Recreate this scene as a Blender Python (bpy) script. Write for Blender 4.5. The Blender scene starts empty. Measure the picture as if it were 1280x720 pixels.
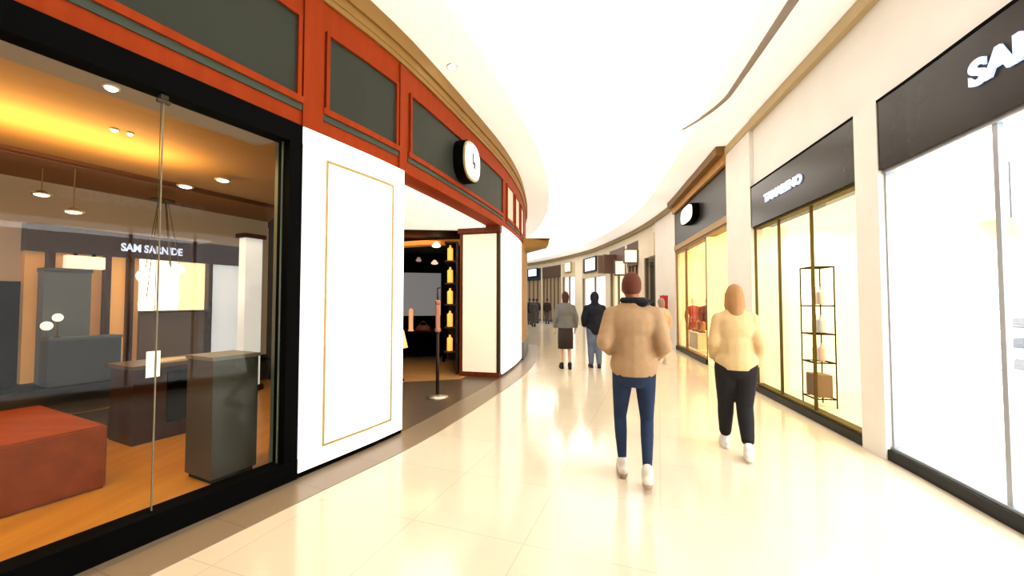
import bpy, bmesh, math, random
from mathutils import Vector, Matrix
random.seed(4)
C = bpy.context.scene.collection
PI = math.pi
V = Vector
F, HOR, EYE = 500.0, 377.0, 1.5      # focal length (px of a 1280 frame), horizon row, camera height

# ------------------------------------------------------------------ materials
MATS = {}
def mat(name, col, rough=0.5, metal=0.0, emit=None, es=0.0, var=0.0, scale=6.0, coat=0.0, spec=0.5):
    if name in MATS: return MATS[name]
    m = bpy.data.materials.new(name); m.use_nodes = True
    nt = m.node_tree; b = nt.nodes['Principled BSDF']
    b.inputs['Roughness'].default_value = rough; b.inputs['Metallic'].default_value = metal
    b.inputs['Specular IOR Level'].default_value = spec
    if coat: b.inputs['Coat Weight'].default_value = coat
    c = (*col, 1)
    tc = nt.nodes.new('ShaderNodeTexCoord'); n = nt.nodes.new('ShaderNodeTexNoise')
    n.inputs['Scale'].default_value = scale; n.inputs['Detail'].default_value = 3
    nt.links.new(tc.outputs['Object'], n.inputs['Vector'])
    r = nt.nodes.new('ShaderNodeMix'); r.data_type = 'RGBA'
    v = var if var else 0.04
    r.inputs[6].default_value = (*[x*(1-v) for x in col], 1); r.inputs[7].default_value = (*[min(1, x*(1+v)) for x in col], 1)
    nt.links.new(n.outputs['Fac'], r.inputs[0]); nt.links.new(r.outputs[2], b.inputs['Base Color'])
    if emit:
        b.inputs['Emission Color'].default_value = (*emit, 1); b.inputs['Emission Strength'].default_value = es
    MATS[name] = m; return m

def wood(name, c1, c2, scale=3.0, rough=0.45, axis='Z'):
    m = mat(name, c1, rough, spec=.12 if 'orange' in name else .4)
    nt = m.node_tree; b = nt.nodes['Principled BSDF']
    tc = nt.nodes.new('ShaderNodeTexCoord'); mp = nt.nodes.new('ShaderNodeMapping')
    s = {'X': (.25, 3, 3), 'Y': (3, .25, 3), 'Z': (3, 3, .25)}[axis]
    mp.inputs['Scale'].default_value = s
    n = nt.nodes.new('ShaderNodeTexNoise'); n.inputs['Scale'].default_value = scale; n.inputs['Detail'].default_value = 6
    r = nt.nodes.new('ShaderNodeValToRGB')
    r.color_ramp.elements[0].position = .3; r.color_ramp.elements[0].color = (*c1, 1)
    r.color_ramp.elements[1].position = .7; r.color_ramp.elements[1].color = (*c2, 1)
    nt.links.new(tc.outputs['Object'], mp.inputs['Vector']); nt.links.new(mp.outputs[0], n.inputs['Vector'])
    nt.links.new(n.outputs['Fac'], r.inputs[0]); nt.links.new(r.outputs[0], b.inputs['Base Color'])
    return m

def tiles(name, c1, c2, cm, rough, w, h, rot, mortar=.006, coat=0):
    m = mat(name, c1, rough, coat=coat)
    nt = m.node_tree; b = nt.nodes['Principled BSDF']
    tc = nt.nodes.new('ShaderNodeTexCoord'); mp = nt.nodes.new('ShaderNodeMapping')
    mp.inputs['Rotation'].default_value = (0, 0, rot)
    br = nt.nodes.new('ShaderNodeTexBrick'); br.offset = 0
    br.inputs['Scale'].default_value = 1; br.inputs['Brick Width'].default_value = w; br.inputs['Row Height'].default_value = h
    br.inputs['Mortar Size'].default_value = mortar
    br.inputs['Color1'].default_value = (*c1, 1); br.inputs['Color2'].default_value = (*c2, 1); br.inputs['Mortar'].default_value = (*cm, 1)
    nz = nt.nodes.new('ShaderNodeTexNoise'); nz.inputs['Scale'].default_value = 1.3; nz.inputs['Detail'].default_value = 4
    mx = nt.nodes.new('ShaderNodeMix'); mx.data_type = 'RGBA'; mx.blend_type = 'MULTIPLY'
    mx.inputs[0].default_value = .12
    nt.links.new(tc.outputs['Object'], mp.inputs['Vector']); nt.links.new(mp.outputs[0], br.inputs['Vector'])
    nt.links.new(tc.outputs['Object'], nz.inputs['Vector'])
    nt.links.new(br.outputs['Color'], mx.inputs[6]); nt.links.new(nz.outputs['Fac'], mx.inputs[7])
    nt.links.new(mx.outputs[2], b.inputs['Base Color'])
    return m

def glass(name, tint, refl):
    m = bpy.data.materials.new(name); m.use_nodes = True
    nt = m.node_tree; nt.nodes.clear()
    o = nt.nodes.new('ShaderNodeOutputMaterial'); t = nt.nodes.new('ShaderNodeBsdfTransparent'); t.inputs[0].default_value = (*tint, 1)
    g = nt.nodes.new('ShaderNodeBsdfGlossy'); g.inputs['Roughness'].default_value = 0.02
    fr = nt.nodes.new('ShaderNodeFresnel'); fr.inputs['IOR'].default_value = refl
    mx = nt.nodes.new('ShaderNodeMixShader')
    ge = nt.nodes.new('ShaderNodeNewGeometry'); su = nt.nodes.new('ShaderNodeMath'); su.operation = 'SUBTRACT'; su.inputs[0].default_value = 1
    mu = nt.nodes.new('ShaderNodeMath'); mu.operation = 'MULTIPLY'       # reflect once, on the outer skin of the thin pane
    nt.links.new(ge.outputs['Backfacing'], su.inputs[1]); nt.links.new(su.outputs[0], mu.inputs[0]); nt.links.new(fr.outputs[0], mu.inputs[1])
    nt.links.new(mu.outputs[0], mx.inputs[0]); nt.links.new(t.outputs[0], mx.inputs[1]); nt.links.new(g.outputs[0], mx.inputs[2])
    nt.links.new(mx.outputs[0], o.inputs['Surface'])
    MATS[name] = m; return m

def emis(name, col, s): return mat(name, (min(1,col[0]), min(1,col[1]), min(1,col[2])), .6, emit=col, es=s)

M_floor = tiles('cream_polished_tile', (.745,.665,.52), (.72,.64,.495), (.65,.57,.435), .13, .8, .8, .35, .005)
M_strip = tiles('taupe_border_stone', (.30,.23,.155), (.28,.21,.14), (.24,.18,.12), .3, .6, .6, .4)
M_entry = tiles('brown_entrance_tile', (.15,.105,.07), (.135,.093,.062), (.10,.07,.05), .28, .6, .6, .3)
M_orange = wood('orange_red_timber', (.29,.040,.004), (.335,.051,.006), 4, .6, 'Z')
M_green = mat('grey_green_panel', (.040,.046,.033), .55, var=.08, scale=3, spec=.2)
M_gold = mat('gold_cornice', (.34,.20,.06), .5, .2, var=.08, spec=.3)
M_tan = mat('tan_moulding', (.60,.48,.27), .6)
M_white = mat('white_paint', (.86,.83,.78), .55)
M_cream = mat('cream_plaster', (.82,.74,.59), .7, var=.05, scale=2)
M_creamlit = mat('cream_stone', (.90,.875,.82), .6, var=.05, scale=2)
M_black = mat('black_metal', (.003,.003,.003), .65, spec=.04)
M_blackgloss = mat('black_stone_skirting', (.008,.009,.009), .3, spec=.3)
M_panel = emis('white_lit_panel', (1.0,.985,.96), 0.95)
M_panel_warm = mat('warm_white_panel', (.86,.80,.66), .5, emit=(1,.9,.68), es=.50)
M_goldline = mat('gold_inlay', (.48,.36,.14), .5, .0)
M_fasc = mat('dark_brown_gloss_fascia', (.026,.020,.014), .24, var=.1, spec=.25)
M_fasc2 = mat('grey_brown_gloss_fascia', (.034,.028,.021), .22, var=.1, spec=.32)
M_fasc3 = mat('slate_grey_fascia', (.045,.042,.037), .35, var=.1, spec=.25)
M_alu = mat('pale_aluminium', (.42,.46,.50), .35, .6)
M_alud = mat('grey_aluminium', (.16,.17,.18), .4, .5)
M_olive = mat('olive_bronze_frame', (.13,.10,.032), .6, .0, spec=.15)
M_lettering = emis('blue_white_letters', (.62,.72,1.0), .95)
M_signwhite = emis('white_lit_sign', (1,.98,.95), 1.3)
M_glass = glass('clear_shop_glass', (.93,.94,.92), 1.33)
M_glassr = glass('clear_display_glass', (.985,.985,.985), 1.15)
M_wood = wood('amber_wood_floor', (.48,.22,.020), (.60,.30,.034), 3, .3, 'Y')
M_woodd = wood('burnt_orange_wood', (.26,.050,.002), (.33,.068,.003), 3, .55, 'X')
M_brown = wood('dark_brown_wood', (.035,.012,.006), (.06,.02,.009), 3, .4, 'X')
M_redwood = wood('red_brown_timber', (.16,.032,.010), (.22,.05,.014), 4, .4, 'Z')
M_amberwood = wood('amber_timber', (.50,.26,.06), (.62,.34,.09), 4, .45, 'X')
M_bronze = wood('brown_timber', (.22,.12,.035), (.30,.17,.05), 4, .45, 'X')

# ------------------------------------------------------------------ object helpers
def tag(o, label=None, cat=None, group=None, kind=None):
    if label: o['label'] = label
    if cat: o['category'] = cat
    if group: o['group'] = group
    if kind: o['kind'] = kind
    return o
def thing(name, label, cat, loc=(0,0,0), rz=0, group=None):
    o = bpy.data.objects.new(name, None); C.objects.link(o); o.location = loc; o.rotation_euler = (0,0,rz)
    o.empty_display_size = .1
    return tag(o, label, cat, group)
def obj(name, bm, m, parent=None, smooth=False):
    """link bm as one mesh object; vertices are in world space unless the parent is not at the origin"""
    bmesh.ops.recalc_face_normals(bm, faces=bm.faces)
    me = bpy.data.meshes.new(name); bm.to_mesh(me); bm.free()
    for x in (m if isinstance(m, (list, tuple)) else [m]): me.materials.append(x)
    if smooth:
        for p in me.polygons: p.use_smooth = True
    o = bpy.data.objects.new(name, me); C.objects.link(o)
    if parent: o.parent = parent
    return o
def struct(name, bm, m, parent=None):
    o = obj(name, bm, m, parent)
    if not parent: o['kind'] = 'structure'
    return o
def settle(root):
    """move a top-level thing's origin (children meshes given in world space) to its own place"""
    inv = Matrix.LocRotScale(root.location, root.rotation_euler, None).inverted()
    def walk(o):
        for ch in o.children:
            if ch.data: ch.data.transform(inv)
            walk(ch)
    walk(root)
def recenter(o, p):
    o.data.transform(Matrix.Translation(-V(p))); o.location = p; return o

def hexa(bm, b4, t4):
    vs = [bm.verts.new(p) for p in list(b4)+list(t4)]
    n = len(b4)
    bm.faces.new(vs[:n]); bm.faces.new(vs[n:][::-1])
    for i in range(n):
        j = (i+1) % n
        bm.faces.new([vs[i], vs[j], vs[n+j], vs[n+i]])
    return vs
def prism(pts, z0, z1, bm=None):
    bm = bm or bmesh.new()
    hexa(bm, [(x,y,z0) for x,y in pts], [(x,y,z1) for x,y in pts]); return bm
def bx(bm, c, s, rz=0, bev=0):
    t = bmesh.new(); bmesh.ops.create_cube(t, size=1)
    bmesh.ops.scale(t, vec=s, verts=t.verts)
    if bev: bmesh.ops.bevel(t, geom=t.edges[:], offset=bev, segments=2, affect='EDGES', profile=.7)
    bmesh.ops.rotate(t, cent=(0,0,0), matrix=Matrix.Rotation(rz, 3, 'Z'), verts=t.verts)
    bmesh.ops.translate(t, vec=c, verts=t.verts)
    merge(bm, t); return bm
def merge(bm, t):
    me = bpy.data.meshes.new('tmp'); t.to_mesh(me); t.free(); bm.from_mesh(me); bpy.data.meshes.remove(me)
def cyl(bm, p0, p1, r0, r1=None, seg=16, caps=True):
    r1 = r0 if r1 is None else r1
    p0, p1 = V(p0), V(p1); d = p1-p0
    t = bmesh.new(); bmesh.ops.create_cone(t, cap_ends=caps, segments=seg, radius1=r0, radius2=r1, depth=d.length)
    q = V((0,0,1)).rotation_difference(d.normalized()).to_matrix()
    bmesh.ops.rotate(t, cent=(0,0,0), matrix=q, verts=t.verts)
    bmesh.ops.translate(t, vec=(p0+p1)/2, verts=t.verts)
    merge(bm, t); return bm
def ell(bm, c, s, rot=None, u=20, v=12):
    t = bmesh.new(); bmesh.ops.create_uvsphere(t, u_segments=u, v_segments=v, radius=1)
    bmesh.ops.scale(t, vec=s, verts=t.verts)
    if rot: bmesh.ops.rotate(t, cent=(0,0,0), matrix=rot, verts=t.verts)
    bmesh.ops.translate(t, vec=c, verts=t.verts)
    merge(bm, t); return bm
def lathe(prof, c=(0,0,0), seg=24, bm=None):
    bm = bm or bmesh.new(); rings = []
    for r, z in prof:
        rings.append([bm.verts.new((c[0]+r*math.cos(a*2*PI/seg), c[1]+r*math.sin(a*2*PI/seg), c[2]+z)) for a in range(seg)])
    for a, b in zip(rings, rings[1:]):
        for i in range(seg): bm.faces.new([a[i], a[(i+1)%seg], b[(i+1)%seg], b[i]])
    bm.faces.new(rings[0][::-1]); bm.faces.new(rings[-1]); return bm
def dup(o, parent=None):
    c = o.copy(); C.objects.link(c); c.parent = parent
    for ch in list(o.children): dup(ch, c)
    return c

# ------------------------------------------------------------------ plan curves of the two sides of the mall
def curve(pts, n=400):
    out = []
    P = [V(p) for p in pts]; P = [2*P[0]-P[1]] + P + [2*P[-1]-P[-2]]
    for i in range(1, len(P)-2):
        a, b, c, d = P[i-1:i+3]
        for k in range(24):
            t = k/24
            out.append(.5*((2*b)+(c-a)*t+(2*a-5*b+4*c-d)*t*t+(3*b-a-3*c+d)*t**3))
    out.append(P[-2]); return out
class Side:
    def __init__(s, pts, sign):
        s.p = curve(pts); s.sign = sign; s.d = [0]
        for a, b in zip(s.p, s.p[1:]): s.d.append(s.d[-1]+(b-a).length)
    def at(s, d):
        d = max(0, min(s.d[-1]-1e-6, d))
        lo = 0
        for i in range(len(s.d)-1):
            if s.d[i+1] > d: lo = i; break
        t = (d-s.d[lo])/(s.d[lo+1]-s.d[lo]); p = s.p[lo].lerp(s.p[lo+1], t)
        tg = (s.p[min(lo+2, len(s.p)-1)]-s.p[max(lo-1, 0)]).normalized()
        return p, tg
    def off(s, d, o):           # o > 0 is towards the corridor
        p, t = s.at(d); n = V((t.y, -t.x))*s.sign
        return p+n*o
    def dy(s, Y):               # distance along the curve where y == Y
        for i in range(len(s.p)-1):
            a, b = s.p[i], s.p[i+1]
            if a.y <= Y <= b.y: return s.d[i]+(s.d[i+1]-s.d[i])*(Y-a.y)/(b.y-a.y)
        return s.d[-1]
    def dpx(s, px, o=0):        # distance along the curve seen in photo column px (first crossing)
        k = (px-640)/F; last = None; d = 0
        while d < s.d[-1]:
            q = s.off(d, o)
            if q.y > .3:
                f = q.x-k*q.y
                if last is not None and last*f <= 0: return d
                last = f
            d += .02
        return s.d[-1]
    def slab(s, d0, d1, o0, o1, z0, z1, bm=None, step=.35):
        bm = bm or bmesh.new(); n = max(1, int((d1-d0)/step)); rows = []
        for i in range(n+1):
            d = d0+(d1-d0)*i/n; a, b = s.off(d, o0), s.off(d, o1)
            rows.append([bm.verts.new((q.x, q.y, z)) for q, z in ((a,z0),(b,z0),(b,z1),(a,z1))])
        for r, q in zip(rows, rows[1:]):
            for k in range(4): bm.faces.new([r[k], r[(k+1)%4], q[(k+1)%4], q[k]])
        bm.faces.new(rows[0][::-1]); bm.faces.new(rows[-1]); return bm
    def face(s, d, o, z):       # point + heading for something fixed on that side
        p, t = s.at(d); q = s.off(d, o); return V((q.x, q.y, z)), math.atan2(t.y, t.x)
L = Side([(-4.78,-2.6),(-4.30,-1.6),(-3.52,0),(-2.45,2.19),(-1.88,3.36),(-1.29,4.6),(-.66,6.5),(-.22,8.0),(.10,9.5),(.30,11),(.45,13),(.45,15),(.2,18),(-.6,22),(-1.8,26),(-3.5,30),(-5.5,34),(-8,38)], 1)
R = Side([(1.95,-3.5),(2.74,0),(3.33,2.6),(3.61,3.83),(4.16,6.82),(4.74,10),(5.27,13.2),(5.45,16.8),(5.25,20.5),(4.85,23.9),(4.2,26.4),(3.4,28.6),(2.4,30.9),(1.3,32.8),(.1,34.7),(-3,38.5)], -1)
CEIL = 4.65

# ------------------------------------------------------------------ camera
cam = bpy.data.cameras.new('camera'); co = bpy.data.objects.new('camera', cam); C.objects.link(co)
cam.sensor_width = 36; cam.lens = F/1280*36; cam.clip_start = .05
co.location = (0,0,EYE); co.rotation_euler = (PI/2+math.atan((HOR-360)/F), 0, 0)
bpy.context.scene.camera = co

# ------------------------------------------------------------------ floor, ceiling, wall shells
struct('floor', prism([(-9,-4),(10,-4),(10,42),(-9,42)], -.1, 0), M_floor)
dE0, dE1 = L.dpx(500), L.dy(7.9)      # the entrance
b = L.slab(L.dy(-1.6), L.dy(14), 0, .40, .0, .004)
struct('trim_1', b, M_strip)

# ceiling: low ledges and a raised tray, its glow added to light the mall
def loft(o0, o1, z0, z1, fa, fb, nm, m):
    """band of ceiling between fractions fa..fb of the width, 0 = left side, 1 = right side"""
    bm = bmesh.new(); N = 60; rows = []
    for i in range(N+1):
        t = i/N
        a = L.off(L.d[-1]*t, -.1); c = R.off(R.d[-1]*t, -.1)
        p, q = a.lerp(c, fa), a.lerp(c, fb)
        rows.append([bm.verts.new((x.x, x.y, z)) for x, z in ((p,z0),(q,z0),(q,z1),(p,z1))])
    for r, q in zip(rows, rows[1:]):
        for k in range(4): bm.faces.new([r[k], r[(k+1)%4], q[(k+1)%4], q[k]])
    bm.faces.new(rows[0][::-1]); bm.faces.new(rows[-1])
    return bm
M_ceil = mat('glow_white_ceiling', (.88,.85,.81), .8, emit=(1,.955,.915), es=.60)  # ledges carry added glow to keep them near white
M_tray = emis('ceiling_fill_glow', (1,.955,.925), .92)
M_cove = emis('cove_light', (1,.985,.96), 1.7)
ceil = struct('ceiling', loft(0,0,CEIL,CEIL+.5,0,.17,'',0), M_ceil)
struct('ceiling_ledge', loft(0,0,CEIL,CEIL+.5,.79,1,'',0), M_ceil, ceil)
struct('cove_light_band', loft(0,0,CEIL+.28,CEIL+.4,.17,.29,'',0), M_cove, ceil)
struct('cove_light_band', loft(0,0,CEIL+.28,CEIL+.4,.66,.79,'',0), M_cove, ceil)
struct('raised_tray', loft(0,0,CEIL+.18,CEIL+.4,.29,.66,'',0), M_tray, ceil)

# a slim recessed air slot on the right ledge
dS0, dS1 = R.dy(3.9), R.dy(7.0)
b = bmesh.new(); rows = []
for i in range(25):
    t_ = i/24; d = dS0+(dS1-dS0)*t_; o_ = .66+.42*max(0, (t_-.62)/.38)**1.6; wd = .10*(1-.55*t_)
    rows.append([b.verts.new((*R.off(d, o_+k), z)) for k, z in ((0,CEIL-.025),(wd,CEIL-.025),(wd,CEIL-.001),(0,CEIL-.001))])
for q0_, q1_ in zip(rows, rows[1:]):
    for k in range(4): b.faces.new([q0_[k], q0_[(k+1)%4], q1_[(k+1)%4], q1_[k]])
b.faces.new(rows[0][::-1]); b.faces.new(rows[-1])
slot = tag(obj('air_slot', b, mat('slot_grey', (.42,.36,.31), .7)), 'long dark recessed air slot in the right side of the ceiling', 'ceiling vent')
# ceiling downlight
def downlight(p, r, label, grp, es=6, col=(1,.95,.85)):
    t = thing('ceiling_downlight', label, 'light', p, 0, grp)
    ring = bmesh.new()
    pr = [(r*.72,-.012),(r,-.014),(r*1.02,0),(r*.72,0)]
    ring = lathe([(r*1.02,0),(r,-.014),(r*.74,-.012)], seg=20)
    obj('rim', ring, M_white, t, True)
    obj('lamp', lathe([(r*.70,-.008),(r*.70,-.020),(r*.4,-.030)], seg=20), emis('downlight_'+str(es), col, es), t, True)
    return t
downlight((-.80,5.25,CEIL), .075, 'small round white downlight in the ceiling above the orange fascia', None, 12)

# ------------------------------------------------------------------ LEFT SIDE : orange and green fascia
dA = L.dpx(365)
def ldx(px): return L.dpx(px)
b = L.slab(L.dy(-1.6), L.dy(15.5), -.30, 0, 3.02, CEIL)
wl = struct('wall_left', b, M_orange)
def panel_piece(d0, d1, z0=3.29, z1=3.98, m=M_green, name='green_panel'):
    obj(name, L.slab(d0, d1, -.02, .006, z0, z1), m, wl)
    # frame mouldings around the panel
    for (a0,a1,h0,h1) in ((d0-.035,d0,z0-.03,z1+.03),(d1,d1+.035,z0-.03,z1+.03),(d0,d1,z1,z1+.03),(d0-.06,d1+.06,z0-.065,z0-.005)):
        obj('panel_moulding', L.slab(a0, a1, -.01, .03, h0, h1), M_orange, wl)
    obj('green_strip', L.slab(d0-.06, d1+.06, -.02, .012, z0-.125, z0-.065), mat('grey_green_strip', (.065,.08,.06), .5, spec=.2), wl)
panel_piece(L.dy(.6), ldx(363))
panel_piece(L.dy(-1.3), L.dy(.25))
panel_piece(ldx(405), ldx(490))
panel_piece(ldx(511), ldx(627))
M_pale = mat('pale_panel', (.60,.56,.45), .5)
panel_piece(ldx(633), ldx(641), m=M_pale, name='pale_panel')
panel_piece(ldx(643.5), ldx(648.5), m=M_pale, name='pale_panel')
panel_piece(ldx(650.5), ldx(653.5), m=M_pale, name='pale_panel')
for px in (384, 500): # flat pilasters between the panels
    d = ldx(px); w = .10 if px == 384 else .07
    obj('pilaster', L.slab(d-w, d+w, -.01, .022, 3.03, 4.26), M_orange, wl)
b = L.slab(L.dy(-1.6), L.dy(15.5), 0, .022, 4.28, 4.34)
L.slab(L.dy(-1.6), L.dy(15.5), 0, .03, 4.34, 4.44, b); L.slab(L.dy(-1.6), L.dy(15.5), 0, .055, 4.44, 4.56, b); L.slab(L.dy(-1.6), L.dy(15.5), 0, .035, 4.56, CEIL, b)
struct('trim_2', b, M_gold)

# round lit sign on the third panel
dR = ldx(576)
p, h = L.face(dR, .0, 3.64)
t = thing('round_wall_sign', 'round white lit sign with a thick black rim on the green fascia panel', 'sign', p, h)
def disc(r0, y0, y1, squash=1.0, n=4.0):
    bm = bmesh.new(); b4 = []; t4 = []
    for i in range(40):
        a = i*2*PI/40; c, s = math.cos(a), math.sin(a)
        k = (abs(c)**n+abs(s)**n)**(-1/n)
        b4.append((r0*k*c, y0, r0*k*s)); t4.append((r0*k*c, y1, r0*k*s))
    hexa(bm, b4, t4); return bm
obj('rim', disc(.31, -.005, -.16, n=2.6), M_black, t)
obj('edge_ring', disc(.295, -.16, -.185, n=2.6), M_goldline, t)
obj('lit_face', disc(.265, -.185, -.20, n=2.6), M_signwhite, t)
g = bmesh.new(); bx(g, (-.01,-.202,.03), (.05,.006,.16)); bx(g, (-.01,-.202,.10), (.03,.006,.05))
ell(g, (.045,-.202,-.04), (.045,.005,.05)); bx(g, (.05,-.202,-.09), (.09,.006,.02))
obj('emblem', g, mat('emblem_grey', (.10,.12,.11), .6), t)

# black framed shop window (window_1)
d0, d1 = L.dy(-1.6), ldx(358)
b = L.slab(d0, ldx(371), -.12, .02, 2.86, 3.03)
w1 = struct('window_1', b, M_black)
obj('frame_jamb', L.slab(ldx(354), ldx(371), -.12, .025, .0, 2.87), M_black, w1)
obj('frame_base', L.slab(d0, ldx(371), -.12, .03, .004, .165), M_black, w1)
dj = ldx(198)
obj('glass_pane', L.slab(d0, dj-.004, -.052, -.046, .165, 2.86, step=1), M_glass, w1)
obj('glass_pane', L.slab(dj+.004, ldx(354), -.052, -.046, .165, 2.86, step=1), M_glass, w1)
obj('silicone_joint', L.slab(dj-.0035, dj+.0035, -.054, -.044, .165, 2.86), mat('joint_grey', (.22,.19,.13), .5), w1)
q, h = L.face(dj, -.049, 2.82)
g = bmesh.new(); bx(g, q, (.07,.03,.02), h); bx(g, (q.x,q.y,2.848), (.04,.04,.03), h)
obj('glass_clamp', g, mat('dull_bronze', (.10,.075,.045), .5, spec=.3), w1)
# white tags hung inside the window
q, h = L.face(ldx(196), -.09, 1.22)
def winbox(px, v, z):
    rx = (px-640)/F; t_ = (3.16+v)/(-.899*rx+.438); return V((rx*t_, t_, z))
ANG = math.atan2(.899,.438)   # heading of the glass line
def tg(px, zc, w, h_, label, v=.12):
    q = winbox(px, v, zc)
    t = thing('hanging_tag', label, 'tag', q, ANG)
    g = bmesh.new(); bx(g, (0,0,0), (w,.004,h_), 0, .001); obj('card', g, emis('tag_white', (1,.95,.85), .55), t)
    g = bmesh.new(); cyl(g, (0,0,h_/2), (0,0,2.86-zc), .0022, seg=6); obj('cord', g, M_olive, t)
tg(194, 1.5-(456-377)/F*2.60, .075, .17, 'white card tag hanging on a cord inside the black framed window')
# ------------------------------------------------------------------ inside the window shop
def S(px, v): return winbox(px, v, 0)
def UV(u, v): return V((-2.45+.438*u-.899*v, 2.19+.899*u+.438*v))
def uvbox(u0,u1,v0,v1,z0,z1,bm=None):
    return prism([tuple(UV(u0,v0)),tuple(UV(u1,v0)),tuple(UV(u1,v1)),tuple(UV(u0,v1))], z0, z1, bm)
def uofpx(px, v):
    q = S(px, v); return (q.x+2.45)*.438+(q.y-2.19)*.899
bm = prism([tuple(UV(-4.3,.12)), tuple(UV(1.22,.12)), tuple(UV(4.35,4.72)), tuple(UV(-4.3,4.72))], .004, .03)
struct('floor_window_shop', bm, M_wood)
bm = prism([tuple(UV(-1.6,2.66)), tuple(UV(2.7,2.66)), tuple(UV(3.6,4.25)), tuple(UV(-1.0,4.25))], .031, .036)
tag(obj('carpet', bm, mat('brown_carpet', (.06,.035,.02), .9, var=.2, scale=30)), 'dark brown carpet at the back of the window shop', 'carpet')
bm = bmesh.new(); uvbox(-4.3, 1.30, .02, .46, 2.90, 2.98, bm)
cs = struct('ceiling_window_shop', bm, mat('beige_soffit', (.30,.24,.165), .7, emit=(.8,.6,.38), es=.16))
bm = prism([tuple(UV(-4.3,.46)), tuple(UV(1.5,.46)), tuple(UV(4.4,4.8)), tuple(UV(-4.3,4.8))], 3.16, 3.3)
M_amberc = mat('amber_coffer', (.62,.36,.12), .7)
struct('coffer', bm, M_amberc, cs)
bm = uvbox(-4.3, 3.6, 3.5, 3.56, 3.10, 3.16); struct('bulkhead', bm, mat('brown_bulkhead', (.20,.075,.018), .6), cs)
bm = prism([tuple(UV(-4.3,3.5)), tuple(UV(3.65,3.5)), tuple(UV(4.4,4.75)), tuple(UV(-4.3,4.75))], 3.09, 3.12); struct('rear_soffit', bm, mat('faded_glow_soffit', (.22,.085,.018), .6, emit=(1,.4,.1), es=.05), cs)  # brown painted in where the coffer glow dies away
# walls of the window shop
bm = uvbox(-4.3, 4.5, 4.72, 4.85, 0, 3.3); wb = struct('wall_window_shop', bm, mat('beige_glow_wall', (.40,.28,.16), .7, emit=(1,.72,.45), es=.16))  # glow added to lift the beige band above the header
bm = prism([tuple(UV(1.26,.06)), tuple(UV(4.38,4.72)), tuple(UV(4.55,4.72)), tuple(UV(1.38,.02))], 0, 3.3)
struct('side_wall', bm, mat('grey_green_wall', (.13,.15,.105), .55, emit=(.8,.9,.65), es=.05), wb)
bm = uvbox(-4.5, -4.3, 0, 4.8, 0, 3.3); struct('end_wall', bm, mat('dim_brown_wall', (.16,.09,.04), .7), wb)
def uu(px): return uofpx(px, 4.65)
# reflection of the opposite shop built as a display wall: header, sign, bays
t = thing('reflected_shop_wall', 'dark display wall with a lit header, built in place of the opposite shop reflected in the glass', 'reflection stand-in', (*UV(uu(165),4.6),0), ANG)
def part(name, bm, m, par): return obj(name, bm, m, par)
def hd(u0,u1,v0,v1,z0,z1): return uvbox(u0,u1,v0,v1,z0,z1)
part('header', hd(uu(26), uu(303), 4.52, 4.72, 2.15, 2.50), M_brown, t)
part('base_ledge', hd(uu(-60), uu(350), 4.30, 4.72, .40, .46), M_black, t)
part('base_cabinet', hd(uu(-60), uu(350), 4.36, 4.72, .036, .40), mat('taupe_cabinet', (.10,.075,.05), .5), t)
bays = [(28,56,'amber_bay',(1,.58,.20),.16),(130,158,'amber_bay',(1,.55,.18),.30),(158,174,'brown_bay',(.8,.40,.14),.14),(174,222,'bright_bay',(1,.90,.66),2.6),(222,256,'bright_bay',(1,.80,.46),1.25),(256,300,'white_bay',(.92,.95,1),.62),(60,128,'amber_bay',(.9,.5,.2),.07)]
for a, c_, nm, col, es in bays:
    z0 = 1.36 if nm in ('bright_bay',) else .46
    part(nm, hd(uu(a), uu(c_)-.02, 4.62, 4.72, z0, 2.15), emis(nm+str(a), col, es), t)
for a in (58, 129, 158, 257, 303):
    part('divider', hd(uu(a)-.03, uu(a)+.03, 4.5, 4.72, .46, 2.15), M_brown, t)
part('side_bay', hd(uu(-60), uu(20), 4.5, 4.72, .46, 1.75), M_black, t)
part('shelf', hd(uu(174), uu(256), 4.44, 4.72, 1.33, 1.36), M_brown, t)
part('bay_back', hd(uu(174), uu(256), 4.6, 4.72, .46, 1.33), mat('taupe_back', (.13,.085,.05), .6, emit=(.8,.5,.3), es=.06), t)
# header lettering
def text(body, size, m, depth=.01, name='lettering', bold=0.0):
    cu = bpy.data.curves.new(name, 'FONT'); cu.body = body; cu.size = size; cu.extrude = depth; cu.offset = bold
    cu.align_x = 'CENTER'; cu.align_y = 'CENTER'
    o = bpy.data.objects.new(name, cu); C.objects.link(o)
    dg = bpy.context.evaluated_depsgraph_get(); me = bpy.data.meshes.new_from_object(o.evaluated_get(dg))
    bpy.data.objects.remove(o); bpy.data.curves.remove(cu)
    me.materials.clear(); me.materials.append(m)
    r = bpy.data.objects.new(name, me); C.objects.link(r); return r
def mount(o, p, heading, width=None, height=None):
    """text facing so that it reads along `heading`, upright"""
    me = o.data; xs = [v.co.x for v in me.vertices]; ys = [v.co.y for v in me.vertices]
    cx, cy = (max(xs)+min(xs))/2, (max(ys)+min(ys))/2
    kx = (width/(max(xs)-min(xs))) if width else 1; ky = (height/(max(ys)-min(ys))) if height else kx
    me.transform(Matrix.Diagonal((kx, ky, 1, 1)) @ Matrix.Translation((-cx,-cy,0)))
    me.transform(Matrix.Translation(p) @ Matrix.Rotation(heading, 4, 'Z') @ Matrix.Rotation(PI/2, 4, 'X'))
    return o
pw = UV((uu(144)+uu(221))/2, 4.51)
o = mount(text('SAM SARNIDE', .2, M_lettering, .006, bold=.006), (pw.x, pw.y, 2.30), ANG, uu(221)-uu(144), .12); o.parent = t
settle(t)
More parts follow.
